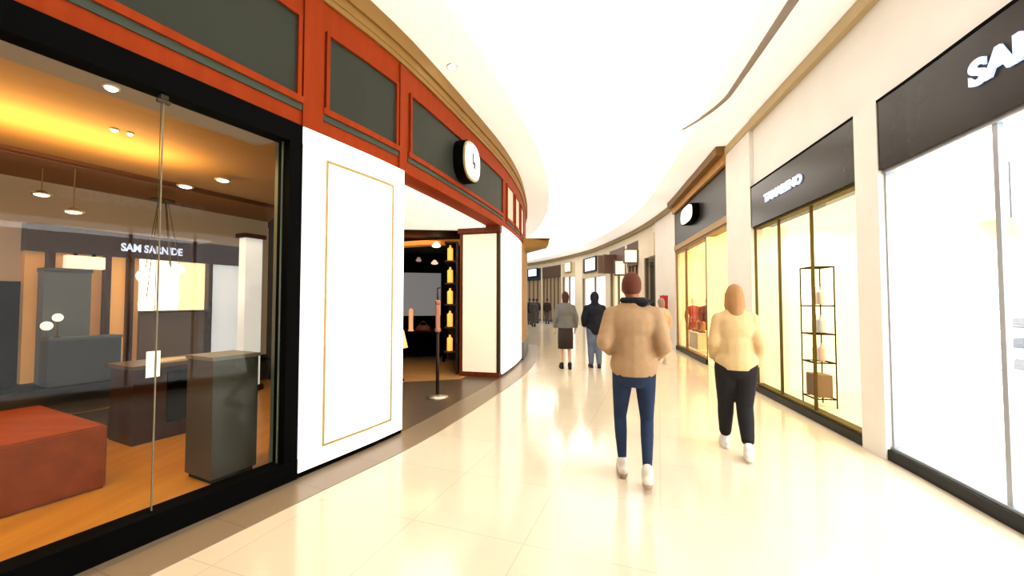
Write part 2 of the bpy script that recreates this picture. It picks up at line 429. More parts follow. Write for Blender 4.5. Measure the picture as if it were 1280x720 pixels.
# blue-grey cabinet standing in front of the display wall, with a lower front unit
t = thing('display_cabinet', 'blue-grey upright display cabinet at the back of the window shop', 'cabinet', (*UV((uofpx(56,4.1)+uofpx(130,4.1))/2,4.2),.46), ANG)
ub = lambda px: uofpx(px, 4.2)
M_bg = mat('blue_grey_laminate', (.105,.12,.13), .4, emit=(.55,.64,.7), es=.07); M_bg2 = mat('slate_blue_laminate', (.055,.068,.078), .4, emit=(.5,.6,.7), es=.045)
part('upper_body', uvbox(ub(58), ub(118), 4.30, 4.50, .46, 1.88), M_bg, t)
part('top_cap', uvbox(ub(57), ub(119), 4.28, 4.51, 1.88, 1.93), M_bg2, t)
part('front_counter', uvbox(ub(56), ub(146), 4.02, 4.30, .46, 1.02), M_bg2, t)
part('counter_top', uvbox(ub(55), ub(147), 4.0, 4.30, 1.02, 1.05), M_bg, t)
settle(t)
# small glass globes glowing on the counter
for i, (px, z, r) in enumerate(((73,1.20,.055),(86,1.30,.05))):
    q = UV(ub(px)-.1, 4.16); z0 = 1.05
    tt = thing('globe_lamp', ['left','right'][i]+' one of two small glowing globe lamps on the blue-grey cabinet counter', 'lamp', (q.x,q.y,z0))
    g = lathe([(.035,0),(.03,.012),(.008,.02),(.008,z-z0-r+.01)], seg=12); obj('stem', g, M_olive, tt, True)
    g = bmesh.new(); ell(g, (0,0,z-z0), (r,r,r)); obj('globe', g, emis('globe_glow', (1,.85,.62), 1.6), tt, True)
# pair of square lit wall lamps under the header
for i, px in enumerate((85, 108)):
    q = UV(uu(px), 4.45)
    tt = thing('cube_lamp', ['left','right'][i]+' one of two square glowing lamps under the dark display header', 'lamp', (q.x,q.y,2.03), ANG)
    g = bmesh.new(); bx(g, (0,0,0), (.20,.12,.17), 0, .01); obj('shade', g, emis('cube_glow', (1,.88,.66), 1.1), tt)
    g = bmesh.new(); cyl(g, (0,.0,.085), (0,.0,.125), .02, seg=10); obj('mount', g, M_black, tt)
# hanging globes added to break the bright bay into an irregular glow
q = UV(uofpx(200,3.9), 3.9)
tt = thing('added_glow_globes', 'cluster of glowing globes added for an irregular glow before the bright bay', 'lamp', (q.x,q.y,2.97), 0)
g = lathe([(.14,0),(.14,-.02),(.05,-.04)], seg=16); obj('canopy', g, M_olive, tt)
for k, (dx, dy_, z, r) in enumerate(((-.22,0,-1.10,.10),(.02,.12,-1.06,.12),(.2,-.05,-1.25,.09),(.1,.1,-1.42,.08),(-.1,-.1,-1.5,.09),(.22,.05,-1.0,.07))):
    g = bmesh.new(); cyl(g, (dx*.3,dy_*.3,-.03), (dx,dy_,z+r), .005, seg=6); c_ = obj('cord', g, M_olive, tt)
    g = bmesh.new(); ell(g, (dx,dy_,z), (r,r,r)); obj('globe', g, emis('added_globe_glow', (1,.9,.7), 4), tt, True)
# boxy display props: orange plinth, grey column, dark counter
c0 = winbox(141, 1.15, 0)
u0 = (c0.x+2.45)*.438+(c0.y-2.19)*.899
bm = uvbox(u0-2.6, u0, 1.15, 2.55, .03, .52)
bmesh.ops.bevel(bm, geom=bm.edges[:], offset=.015, segments=2, affect='EDGES')
tag(recenter(obj('display_plinth', bm, M_woodd), (*UV(u0-1.2,1.85),.03)), 'low burnt orange wooden plinth on the shop floor behind the window', 'plinth')
u1 = uofpx(250,.35); u2 = uofpx(303,.35)
t = thing('display_column', 'grey-green square display column beside the right edge of the window', 'display stand', (*UV((u1+u2)/2,.52),.03), ANG)
M_gg = mat('grey_green_column', (.075,.07,.052), .5)
ua, ub2 = uofpx(262,.5), uofpx(318,.5)
part('body', uvbox(ua, ub2, .42, .80, .07, 1.02), M_gg, t); part('top_slab', uvbox(ua-.01, ub2+.01, .41, .81, 1.02, 1.05), mat('pale_slab', (.20,.19,.15), .4), t); part('foot', uvbox(ua+.02, ub2-.02, .44, .78, .03, .07), M_black, t)
settle(t)
ua, ub2 = uofpx(170,2.1), uofpx(262,2.1)
t = thing('sales_counter', 'dark brown sales counter behind the glass left of the grey display column', 'counter', (*UV((ua+ub2)/2,2.3),.04), ANG)
part('body', uvbox(ua, ub2, 2.1, 2.6, .031, .80), M_brown, t); part('counter_top', uvbox(ua-.03, ub2+.03, 2.06, 2.63, .80, .84), mat('dark_taupe_top', (.12,.085,.055), .3), t)
part('recess', uvbox(uofpx(212,2.1), uofpx(250,2.1), 2.085, 2.1, .2, .74), M_black, t); settle(t)
q = UV(uofpx(168,2.3), 2.3)
tt = thing('open_book', 'pale open catalogue lying on the dark sales counter', 'book', (q.x+.22,q.y+.30,.841), ANG)
g = bmesh.new(); hexa(g, [(-.2,-.12,0),(0,-.12,0),(0,.12,0),(-.2,.12,0)], [(-.2,-.12,.012),(0,-.12,.022),(0,.12,.022),(-.2,.12,.012)]); obj('page_block', g, mat('page_cream', (.75,.66,.5), .7), tt)
g = bmesh.new(); hexa(g, [(0,-.12,0),(.2,-.12,0),(.2,.12,0),(0,.12,0)], [(0,-.12,.022),(.2,-.12,.012),(.2,.12,.012),(0,.12,.022)]); obj('page_block', g, mat('page_cream', (.75,.66,.5), .7), tt)
ua, ub2 = uofpx(306,3.6), uofpx(327,3.6)
t = thing('lit_column', 'slim white glowing column near the right end inside the window shop', 'column', (*UV((ua+ub2)/2,3.7),.036), ANG)
part('shaft', uvbox(ua, ub2, 3.6, 3.78, .12, 2.55), emis('column_glow', (.95,.97,1), .62), t); part('base', uvbox(ua-.04, ub2+.04, 3.56, 3.82, .036, .12), M_brown, t); part('cap', uvbox(ua-.04, ub2+.04, 3.56, 3.82, 2.55, 2.62), M_brown, t); settle(t)
# downlights in this shop; two stand in for reflected mall lights
names = ['nearest the glass on the beige soffit','on the amber coffer, left of a second one','on the amber coffer, smaller and right of another','left stand-in for a mall light reflected in the glass','right stand-in for a mall light reflected in the glass','right of the glass joint near the rear ceiling','rightmost of all, near the grey-green side wall']
for i, (px, py) in enumerate(((130,103),(136,158),(156,163),(47,241),(88,263),(228,231),(275,223))):
    zc = (2.90,3.16,3.16,2.97,2.97,3.09,3.09)[i]
    D = F*(zc-EYE)/(HOR-py)
    if i in (3,4):
        D = (4.72,4.75)[i-3]; zc = EYE+(HOR-py)/F*D
    dl = downlight(((px-640)/F*D, D, zc-.001), (.055,.045,.035,.11,.12,.12,.11)[i]*.8, 'warm downlight inside the window shop, '+names[i], 'downlights inside the window shop', 9, (1,.86,.62))
    if i in (3,4):  # added stem and casing for the two reflection stand-ins
        g = bmesh.new(); cyl(g, (0,0,0), (0,0,.035), .07, .03, seg=20); cyl(g, (0,0,.03), (0,0,3.16-zc), .006, seg=8); obj('stand_in_housing', g, mat('beige_housing', (.35,.25,.15), .6), dl)

# ------------------------------------------------------------------ white pillar panel with gold border
d0, d1 = ldx(371.5), ldx(500)
t0 = L.at((d0+d1)/2)
t = thing('pillar_panel', 'tall white pillar panel with thin gold border and small lettering', 'wall panel', (*t0[0],.0), math.atan2(t0[1].y,t0[1].x))
part('panel', L.slab(d0, d1, -.06, .035, .05, 3.02), M_panel, t)
part('core', L.slab(d0+.03, d1, -.4, -.06, .05, 3.02), mat('grey_green_wall', (.13,.15,.105), .55, emit=(.8,.9,.65), es=.05), t)
part('return_face', L.slab(d1-.012, d1, -.4, .035, .05, 3.02), M_panel, t)
part('kick_plate', L.slab(d0, d1, -.40, .02, .004, .05), M_black, t)
e0, e1 = ldx(402), ldx(486)
for nm, a0,a1,h0,h1 in (('gold_border',e0-.011,e0+.011,.20,2.80),('gold_border',e1-.009,e1+.009,.20,2.80),('gold_border',e0,e1,2.775,2.80),('gold_border',e0,e1,.20,.22)):
    part(nm, L.slab(a0, a1, .03, .042, h0, h1), M_goldline, t)
dm = (ldx(423)+ldx(469))/2; q, h = L.face(dm, .04, 2.60)
o = mount(text('THE BEAUTY CLUB', .07, mat('soft_grey_letters', (.62,.62,.55), .6, emit=(1,1,.95), es=.06), .002), q, h, ldx(469)-ldx(423), .05); o.parent = t
settle(t)

# ------------------------------------------------------------------ entrance shop
dP = L.dy(7.9)                       # second pillar corner
pc, pt = L.at(dP); pn = V((pt.y,-pt.x))       # corridor-side normal
def EN(a, bq): return pc+pt*a-pn*bq           # a along the wall, bq inwards from the pillar corner
ent = [tuple(L.off(d0_, -.02)) for d0_ in (dE0, (dE0+dP)/2, dP)]
bm = prism([tuple(L.off(dE0,0)), tuple(L.off((dE0*2+dP)/3,0)), tuple(L.off((dE0+dP*2)/3,0)), tuple(L.off(dP,0)), (-.6,9.0), (-4.4,8.8), (-2.6,5.6)], 0, .006)
struct('floor_entrance', bm, M_entry)
bm = prism([(-2.9,7.3),(-1.0,7.75),(-.45,9.6),(-1.2,14.2),(-5.5,14.2),(-5.4,9.2)], .006, .010)
struct('floor_inner_shop', bm, wood('tan_wood_floor', (.46,.25,.09), (.56,.33,.13), 3, .35, 'X'))
bm = prism([tuple(L.off(dE0-.02,-.28)), tuple(L.off((dE0+dP)/2,-.28)), tuple(L.off(dP+.02,-.28)), (-1.05,8.3), (-4.6,7.9), (-2.4,5.2)], 2.98, 3.08)
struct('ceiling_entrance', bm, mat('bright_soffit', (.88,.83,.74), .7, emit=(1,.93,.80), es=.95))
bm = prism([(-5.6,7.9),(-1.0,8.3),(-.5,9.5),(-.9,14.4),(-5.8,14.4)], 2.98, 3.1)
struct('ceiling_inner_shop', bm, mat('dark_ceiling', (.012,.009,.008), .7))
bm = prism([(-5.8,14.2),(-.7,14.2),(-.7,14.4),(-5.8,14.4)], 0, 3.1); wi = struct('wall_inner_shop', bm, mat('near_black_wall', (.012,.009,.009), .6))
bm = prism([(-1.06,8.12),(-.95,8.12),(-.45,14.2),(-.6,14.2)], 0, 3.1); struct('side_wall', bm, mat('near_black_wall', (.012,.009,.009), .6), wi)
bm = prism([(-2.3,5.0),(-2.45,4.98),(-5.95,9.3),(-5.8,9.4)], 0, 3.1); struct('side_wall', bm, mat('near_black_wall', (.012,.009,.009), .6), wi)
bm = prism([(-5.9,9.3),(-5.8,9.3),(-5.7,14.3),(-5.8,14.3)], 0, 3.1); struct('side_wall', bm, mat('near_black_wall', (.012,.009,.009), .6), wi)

# second pillar : framed panel facing the entrance, lit white panel facing the mall
t = thing('entrance_pillar', 'entrance pillar with cream lit panel in a red-brown frame', 'pillar', (*EN(.2,.4),0), math.atan2(pt.y,pt.x))
def enbox(a0,a1,b0,b1,z0,z1):
    return prism([tuple(EN(a0,b0)),tuple(EN(a1,b0)),tuple(EN(a1,b1)),tuple(EN(a0,b1))], z0, z1)
W = .84
part('core', enbox(.03,.40,.03,W-.03,.0,3.0), M_redwood, t)
part('cream_panel', enbox(.01,.03,.07,W-.06,.10,2.86), M_panel_warm, t)
part('frame_top', enbox(-.03,.42,-.02,W+.04,2.88,3.02), M_redwood, t)
part('frame_base', enbox(-.01,.40,0,W,.006,.10), M_redwood, t)
part('frame_post', enbox(-.005,.06,W-.05,W,.10,2.88), M_redwood, t)
part('frame_post', enbox(-.005,.06,-.005,.06,.10,2.88), mat('dark_olive_timber', (.05,.035,.015), .5), t)
settle(t)
q0, q1 = dP+.10, ldx(650.5)
t = thing('pillar_panel', 'plain white lit panel facing the mall just past the entrance pillar', 'wall panel', (*L.at((q0+q1)/2)[0],0), 0)
part('panel', L.slab(q0, q1, -.35, .03, .06, 3.02), M_panel, t); part('kick_plate', L.slab(q0, q1, -.35, .015, .004, .06), M_alud, t); settle(t)
# end column with gold edge, and projecting canopy of the next shop
q1 += .02
t = thing('end_column', 'narrow gold-brown column at the far end of the left side', 'column', (*L.at(q1+.5)[0],0), 0)
part('shaft', L.slab(q1, L.dy(15), -.4, .05, .45, 3.02), mat('ochre_column', (.38,.22,.06), .45, .2, var=.15), t); part('base', L.slab(q1, L.dy(15), -.4, .08, .004, .45), mat('grey_shadow_base', (.12,.13,.14), .4), t); settle(t)  # grey base is the shadow low on the column, built as a block
cq = V((.34,11.4))
t = thing('projecting_canopy', 'gold-brown wedge shaped canopy jutting into the mall past the white panel', 'canopy', (.3,11.4,3.0), 0)
g = bmesh.new(); hexa(g, [(.0,-.5,-.06),(.72,-.2,.09),(.72,.5,.09),(.0,.8,-.06)], [(.0,-.5,.24),(.74,-.25,.21),(.74,.55,.21),(.0,.8,.24)])
obj('blade', g, M_gold, t); g = bmesh.new(); bx(g, (.36,.12,.245), (.78,1.0,.02)); obj('top_sheet', g, M_bronze, t)

# things in the entrance : sign stand, lamp, shelf wall, mirror, arch of light
q = V((-1.165,6.30,.006))
t = thing('sign_stand', 'slim dark sign stand with round base in the shop entrance', 'sign stand', q, .3)
obj('base', lathe([(.17,0),(.17,.012),(.06,.03),(.025,.05)], seg=28), mat('brushed_metal', (.55,.5,.42), .3, .8), t, True)
g = bmesh.new(); cyl(g, (0,0,.04), (0,0,1.02), .028, .022, 12); obj('pole', g, mat('dark_bronze', (.05,.028,.02), .4, .4), t, True)
g = bmesh.new(); bx(g, (0,0,1.27), (.075,.03,.44), 0, .012); ell(g, (0,0,1.05), (.05,.03,.045)); ell(g, (0,0,1.48), (.045,.03,.045)); obj('sign_frame', g, mat('copper_pink', (.50,.22,.13), .4, .3), t, True)
g = bmesh.new(); cyl(g, (0,0,1.48), (-.01,0,1.70), .014, .012, 8); cyl(g, (-.01,0,1.70), (.04,0,1.72), .012, .012, 8); obj('finial', g, mat('dark_bronze', (.05,.028,.02), .4, .4), t, True)
# cosmetics-like shelf unit with glowing boxes by the pillar
def IN(px, D): return V(((px-640)/F*D, D))
a_ = V((-1.13,8.25)); dirv = V((-.12,1)).normalized(); nv = V((-dirv.y, dirv.x))
sh = thing('shelf_unit', 'tall dark shelf unit beside the entrance pillar', 'shelf', (-1.2,8.9,.01), 0)
def shq(s0,s1,n0,n1,z0,z1):
    P = lambda s,n: tuple(a_+dirv*s+nv*n)
    return prism([P(s0,n0),P(s1,n0),P(s1,n1),P(s0,n1)], z0, z1)
part('back_panel', shq(0,2.2,-.02,.0,.01,2.75), M_brown, sh)
for z in (.45,.95,1.42,1.86,2.32): part('shelf_board', shq(0,2.2,0,.26,z,z+.03), M_brown, sh)
part('top_board', shq(0,2.2,0,.26,2.72,2.75), M_brown, sh); part('end_panel', shq(-.0,.03,0,.03,.01,2.72), M_brown, sh); part('end_panel', shq(2.17,2.2,0,.26,.01,2.72), M_brown, sh)
settle(sh)
nz = ['lowest','second lowest','middle','second highest','highest']
for k, z in enumerate((.48,.98,1.45,1.89,2.35)):
    P = a_+dirv*.12+nv*.15
    g = lathe([(.055,0),(.06,.01),(.06,.26),(.02,.29),(.02,.33)], seg=14)
    tag(obj('glowing_jar', g, emis('jar_amber', (1,.50,.10), 1.0), None, True), 'amber glowing jar on the '+nz[k]+' board of the dark shelf unit', 'jar', 'amber jars on the dark shelf').location = (*P, z)
# curved orange light cove
g = bmesh.new(); prev = None
ring = []
for i in range(13):
    s = i/12; x = -3.9+2.75*s; y = 9.6-0.9*math.sin(PI*s)*.5; z = 2.62+.26*s
    ring.append([g.verts.new((x+dx, y+dy_, z+dz)) for dx,dy_,dz in ((0,-.14,0),(0,.14,0),(0,.14,.10),(0,-.14,.10))])
for r_, q_ in zip(ring, ring[1:]):
    for k in range(4): g.faces.new([r_[k], r_[(k+1)%4], q_[(k+1)%4], q_[k]])
g.faces.new(ring[0][::-1]); g.faces.new(ring[-1])
tag(recenter(obj('light_cove', g, mat('orange_cove', (.5,.16,.03), .5, emit=(1,.34,.06), es=.42)), (-2.5,9.3,2.7)), 'curved orange lit ceiling rib inside the dark entrance shop', 'ceiling light')
for i, (px, D, z, r, c_) in enumerate(((545,9.2,2.92,.10,(1,.72,.38)),(543,11.5,2.6,.10,(1,.72,.5)),(523,11.5,2.72,.08,(.8,.5,.36)))):
    q = IN(px, D)
    lab = ('glowing amber bulb spotlight at the end of the orange ceiling rib','pale spotlight hanging over the grey screen','dim spotlight hanging left of the pale one')[i]
    tt = thing('spotlight', lab+' in the entrance shop', 'lamp', (q.x,q.y,2.98))
    zz = {0:2.80,1:2.62,2:2.70}[i]-2.98
    g = bmesh.new(); cyl(g, (0,0,0), (0,0,zz+.06), .012, seg=8); obj('stem', g, M_black, tt)
    g = lathe([(.03,.08),(r,.0),(r,-.03),(r*.6,-.05)], seg=16); bmesh.ops.translate(g, vec=(0,0,zz), verts=g.verts); obj('lamp_head', g, emis('spot_'+str(i), c_, (3,1.2,.5)[i]), tt, True)
# grey screen at the back
q = IN(528, 12.6)
t = thing('wall_screen', 'blurred grey-white screen on a dark stand deep in the entrance shop', 'screen', (q.x,q.y,.01), .25)
g = bmesh.new(); bx(g, (0,0,1.72), (1.15,.05,1.35), 0, .02); obj('screen_face', g, mat('screen_grey', (.30,.29,.29), .5, emit=(.9,.87,.86), es=.26), t)
g = bmesh.new(); bx(g, (0,.05,1.72), (1.22,.04,1.42)); obj('bezel', g, M_black, t); g = bmesh.new(); bx(g, (0,.04,.54), (.2,.06,1.08)); bx(g, (0,.04,.03), (.8,.4,.06)); obj('stand', g, M_black, t)
# low dark display table with a bag, glowing tube lamp
q = IN(510, 10.2)
t = thing('display_table', 'long low black display table inside the entrance shop', 'table', (q.x,q.y,.01), .1)
g = bmesh.new(); bx(g, (0,0,.72), (2.0,.8,.06), 0, .01); obj('table_top', g, M_black, t)
for sx in (-.93,.93):
    for sy in (-.33,.33): g = bmesh.new(); bx(g, (sx,sy,.345), (.06,.06,.69)); obj('leg', g, M_black, t)
g = bmesh.new(); bx(g, (0,.3,.36), (1.8,.04,.6)); obj('back_panel', g, M_black, t)
q = IN(514, 9.95)
g = lathe([(.07,0),(.07,.03),(.055,.04),(.055,.52),(.02,.56)], seg=16)
tag(obj('tube_lamp', g, emis('tube_peach', (1,.50,.24), .75), None, True), 'peach glowing tube lamp standing on the black display table', 'lamp').location = (q.x,q.y,.77)
q = IN(516.5, 9.85)
g = bmesh.new(); bx(g, (0,0,.09), (.42,.2,.18), .2, .05)
q = IN(522, 9.95); t = thing('handbag', 'reddish brown handbag lying on the black display table', 'bag', (q.x+.15,q.y-.02,.765))
g = bmesh.new(); hexa(g, [(-.2,-.08,0),(.2,-.08,0),(.2,.08,0),(-.2,.08,0)], [(-.14,-.05,.15),(.14,-.05,.15),(.14,.05,.15),(-.14,.05,.15)]); bmesh.ops.bevel(g, geom=g.edges[:], offset=.02, segments=2, affect='EDGES'); obj('body', g, mat('rust_leather', (.22,.07,.04), .5), t, True)
g = bmesh.new()
for i in range(8):
    a0, a1 = PI*i/8, PI*(i+1)/8; cyl(g, (.09*math.cos(a0),0,.14+.10*math.sin(a0)), (.09*math.cos(a1),0,.14+.10*math.sin(a1)), .008, seg=6)
obj('handle', g, mat('rust_leather', (.22,.07,.04), .5), t)
q = IN(497, 7.6)
t = thing('floor_lamp', 'yellow glowing lamp shade half hidden behind the white pillar panel', 'lamp', (q.x,q.y,.01))
obj('shade', lathe([(.20,.62),(.12,.95)], seg=20), emis('shade_yellow', (1,.66,.25), 1.0), t, True)
g = bmesh.new(); cyl(g, (0,0,0), (0,0,.64), .02, seg=10); obj('pole', g, M_black, t); obj('base', lathe([(.14,0),(.14,.015),(.03,.03)], seg=18), M_black, t)

# ------------------------------------------------------------------ RIGHT SIDE
rdx = lambda px: R.dpx(px)
D1 = R.dy(3.83)
b = R.slab(R.dy(-3.4), R.dy(15.4), -.35, 0, 3.47, CEIL)
wr = struct('wall_right', b, M_creamlit)
def pier(d0, d1, o=.06, top=3.47, m=M_creamlit, nm='pier'):
    x = R.slab(d0, d1, -.5, o, 0, top); return struct(nm, x, m, wr)
s1 = (R.dy(-2.9), rdx(1111)); s2 = (rdx(1081), rdx(945)); s3 = (rdx(914), rdx(846))
pier(s1[1], s2[0]); pier(s2[1], s3[0], .06, CEIL-.01); pier(s3[1], rdx(821), .04, CEIL-.01)
pier(R.dy(-3.4), s1[0])
# moulding under the ceiling
b = R.slab(R.dy(-3.4), s3[0], 0, .08, 4.46, 4.60); R.slab(R.dy(-3.4), s3[0], 0, .05, 4.60, CEIL, b)
struct('trim_3', b, M_tan)
# shop rooms behind the fronts
def room(s, depth, H, mb, mf, mc, n):
    d0, d1 = s
    w = struct('wall_shop_'+n, R.slab(d0-.1, d1+.1, -depth-.1, -depth, 0, H), mb)
    for d in (d0-.1, d1+.0): struct('side_wall', R.slab(d, d+.1, -depth, -.12, 0, H), mb, w)
    struct('floor_shop_'+n, R.slab(d0, d1, -depth, .0, .0, .02), mf)
    struct('ceiling_shop_'+n, R.slab(d0, d1, -depth, -.1, H, H+.06), mc)
    return w
E_w1 = emis('shop_white_wall', (1,.995,1), 1.5)  # shop walls and floors carry added glow for the bright interiors
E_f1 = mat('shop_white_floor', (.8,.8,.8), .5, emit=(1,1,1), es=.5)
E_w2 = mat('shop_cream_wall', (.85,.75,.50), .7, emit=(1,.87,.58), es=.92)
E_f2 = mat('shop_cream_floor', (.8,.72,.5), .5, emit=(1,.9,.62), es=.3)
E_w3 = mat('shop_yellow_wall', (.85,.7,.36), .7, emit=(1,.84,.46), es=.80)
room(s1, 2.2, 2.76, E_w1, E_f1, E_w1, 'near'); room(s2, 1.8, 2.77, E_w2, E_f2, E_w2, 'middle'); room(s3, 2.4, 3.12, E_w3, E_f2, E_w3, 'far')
# --- fascias with lettering
def fascia(s, z0, z1, m, label, body, lx0, lx1, lz, lh, o=.05, mlet=M_lettering, bold=.004, back=-.3):
    dm = (s[0]+s[1])/2; q, h = R.face(dm, 0, z0)
    t = thing('fascia_sign', label, 'sign', q, h+PI)
    part('board', R.slab(s[0], s[1], back, o, z0, z1), m, t)
    part('edge_trim', R.slab(s[0]-.01, s[1]+.01, back, o+.006, z1-.012, z1+.012), M_black, t)
    if body:
        dl = (lx0+lx1)/2; q, h = R.face(dl, o+.012, lz)
        x = mount(text(body, .25, mlet, .01, bold=bold), q, h+PI, abs(lx1-lx0), lh); x.parent = t
    settle(t); return t
la = R.dpx(1222,.065); lb = la-1.75
fascia(s1, 2.77, 3.45, M_fasc, 'dark brown fascia with big blue-white lit letters on the nearest right shop', 'SAM SARNIDE', la, lb, 3.13, .19, bold=.012)
fascia(s2, 2.77, 3.46, M_fasc2, 'grey-brown glossy fascia with small lit lettering above the cream lit window', 'TAMARENO', rdx(1013), rdx(963), 3.13, .135, bold=.014)
t3 = fascia(s3, 3.24, 4.28, M_fasc3, 'slate grey fascia with a white lit plaque above the far right shop', None, 0, 0, 0, 0, o=.02)
q, h = R.face(rdx(869), .02, 3.82)
t = thing('lit_plaque', 'rounded white lit plaque with dark edge on the slate grey fascia', 'sign', q, h+PI)
g = disc(.5, 0, -.16, n=3.2); bmesh.ops.scale(g, vec=(1.25,1,.48), verts=g.verts); obj('casing', g, M_black, t)
g = disc(.46, -.16, -.19, n=3.2); bmesh.ops.scale(g, vec=(1.22,1,.46), verts=g.verts); obj('lit_face', g, M_signwhite, t)
# timber beam, lower rail and post of the far shop
b = R.slab(s3[0], s3[1]+.05, -.2, .10, 4.28, 4.47); struct('trim_4', b, M_amberwood)
b = R.slab(s3[0], s3[1]+.05, -.2, .24, 4.47, CEIL); struct('trim_5', b, M_bronze)
b = R.slab(s3[0], s3[1], -.2, .06, 3.10, 3.24); struct('trim_6', b, mat('tan_timber_rail', (.42,.27,.11), .5))
struct('trim_7', R.slab(s3[0], s3[1], -.2, .03, 3.04, 3.10), M_bronze)
# --- shop windows
def shopwin(n, s, z1, mull, mframe, base_h, wm=.028, mbase=M_blackgloss, z0=None):
    w = struct('window_'+n, R.slab(s[0], s[1], -.10, .02, z1-.035, z1), mframe)
    obj('base_plinth', R.slab(s[0], s[1], -.12, .05, .004, base_h), mbase, w)
    obj('base_sill', R.slab(s[0], s[1], -.10, .02, base_h, base_h+.025), mframe, w)
    ds = [s[0]] + sorted(mull) + [s[1]]
    for d in ds: obj('mullion', R.slab(max(s[0], d-wm), min(s[1], d+wm), -.03, .006, base_h+.02, z1-.03), mframe, w)
    for a, c_ in zip(ds, ds[1:]): obj('glass_pane', R.slab(a+wm, c_-wm, -.04, -.034, base_h+.02, z1-.03, step=1), M_glassr, w)
    return w
shopwin('2', s1, 2.77, [rdx(1256), R.dy(1.9), R.dy(.6), R.dy(-.8)], M_alu, .10, .02)
shopwin('3', s2, 2.77, [rdx(975), rdx(1015.5)], M_olive, .10, .010)
s3w = (rdx(884), s3[1])
shopwin('4', s3w, 3.05, [rdx(858)], M_bronze, .12, .07)
pier(s3w[0]-.08, s3w[0]+.06, .0, 3.05, E_w3, 'pier')

# --- contents of the nearest right shop
def RP(px, o):          # point at offset o (negative = inside the shop) in photo column px
    return R.off(R.dpx(px, o), o)
M_pink = mat('pale_frame', (.50,.43,.37), .6, emit=(1,.92,.85), es=.25)
M_peach = mat('peach_shade', (.85,.60,.25), .6, emit=(1,.80,.42), es=.62)
dpA, dpB = R.dpx(1167,-2.15), R.dpx(1252,-2.15)
t = thing('wall_picture', 'large white wall picture with faint beige frame in the nearest right shop', 'picture', (*R.off((dpA+dpB)/2,-2.15),1.6), R.face((dpA+dpB)/2,0,0)[1]+PI)
lo, hi = min(dpA,dpB), max(dpA,dpB)
part('canvas', R.slab(lo, hi, -2.19, -2.17, 1.10, 2.05), E_w1, t)
for nm,a,c_,h0,h1 in (('frame_side',lo-.03,lo+.03,1.05,2.10),('frame_side',hi-.05,hi+.03,1.05,2.10),('frame_bottom',lo,hi,1.03,1.10),('frame_top',lo,hi,2.05,2.09)):
    part(nm, R.slab(a,c_,-2.19,-2.14,h0,h1), M_pink, t)
part('corner_patch', R.slab(hi-.12, hi-.02, -2.17, -2.13, 1.82, 2.08), M_peach, t)
settle(t)
for i, (px, py) in enumerate(((1201,328),(1203,348))):
    q = RP(px, -2.13); z = EYE+(HOR-py)/F*q.y
    g = bmesh.new(); ell(g, (0,0,0), (.03,.02,.035 if i==0 else .02)); bx(g, (0,.0,-.03), (.05,.03,.02), .3)
    tag(obj('wall_hook', g, mat('grey_hook', (.45,.45,.47), .5)), ('upper','lower')[i]+' small grey hook on the white picture in the nearest right shop', 'hook', 'grey hooks').location = (q.x,q.y,z)
# hanging peach sign, and a shelf with goods at the right edge
q = RP(1270, -.9); zc = EYE+(HOR-288)/F*q.y
t = thing('hanging_lamp', 'peach lamp shade hanging at the right edge of the nearest right shop', 'lamp', (q.x,q.y,2.76))
g = lathe([(.22,.09),(.13,-.07)], seg=20); bmesh.ops.translate(g, vec=(0,0,zc-2.76), verts=g.verts); obj('shade', g, M_peach, t, True)
g = bmesh.new(); cyl(g, (0,0,0), (0,0,zc-2.76+.08), .008, seg=8); obj('cord', g, M_alud, t)
q = RP(1318, -.75); hq = R.face(R.dpx(1318,-.75),0,0)[1]
t = thing('display_shelf', 'white display shelf with three boards behind the nearest right window', 'shelf', (q.x,q.y,.02), hq+PI)
for z in (.9,1.08,1.25,1.42): g = bmesh.new(); bx(g, (0,0,z), (.66,.3,.02)); obj('shelf_board', g, mat('shelf_white', (.8,.78,.75), .5, emit=(1,.95,.9), es=.5), t)
for sx in (-.32,.32): g = bmesh.new(); bx(g, (sx,.13,.72), (.025,.03,1.44)); obj('upright', g, mat('shelf_white', (.8,.78,.75), .5, emit=(1,.95,.9), es=.5), t)
shelf_goods = [(-.24,.91,(.45,.5,.55),'grey','bottom'),(.02,.91,(.85,.62,.45),'tan','bottom'),(-.24,1.09,(.35,.4,.47),'slate','second'),(.05,1.09,(.85,.65,.6),'pink','second'),(-.23,1.26,(.5,.5,.5),'grey','third'),(.06,1.26,(.85,.7,.5),'peach','third')]
for sx,z,c_,cn,pos in shelf_goods:
    wq = V((q.x,q.y))+V((math.cos(hq+PI),math.sin(hq+PI)))*sx
    tt = thing('small_purse', cn+' small purse on the '+pos+' board of the white display shelf', 'purse', (wq.x,wq.y,z+.02), hq+PI, 'purses on the white display shelf')
    g = bmesh.new(); hexa(g, [(-.07,-.04,0),(.07,-.04,0),(.07,.04,0),(-.07,.04,0)], [(-.055,-.025,.085),(.055,-.025,.085),(.055,.025,.085),(-.055,.025,.085)]); bmesh.ops.bevel(g, geom=g.edges[:], offset=.01, segments=2, affect='EDGES')
    obj('body', g, mat('purse_'+cn, c_, .5), tt)
    g = bmesh.new(); bx(g, (0,-.036,.055), (.11,.008,.04), 0, .003); obj('flap', g, mat('purse_'+cn, c_, .5), tt)
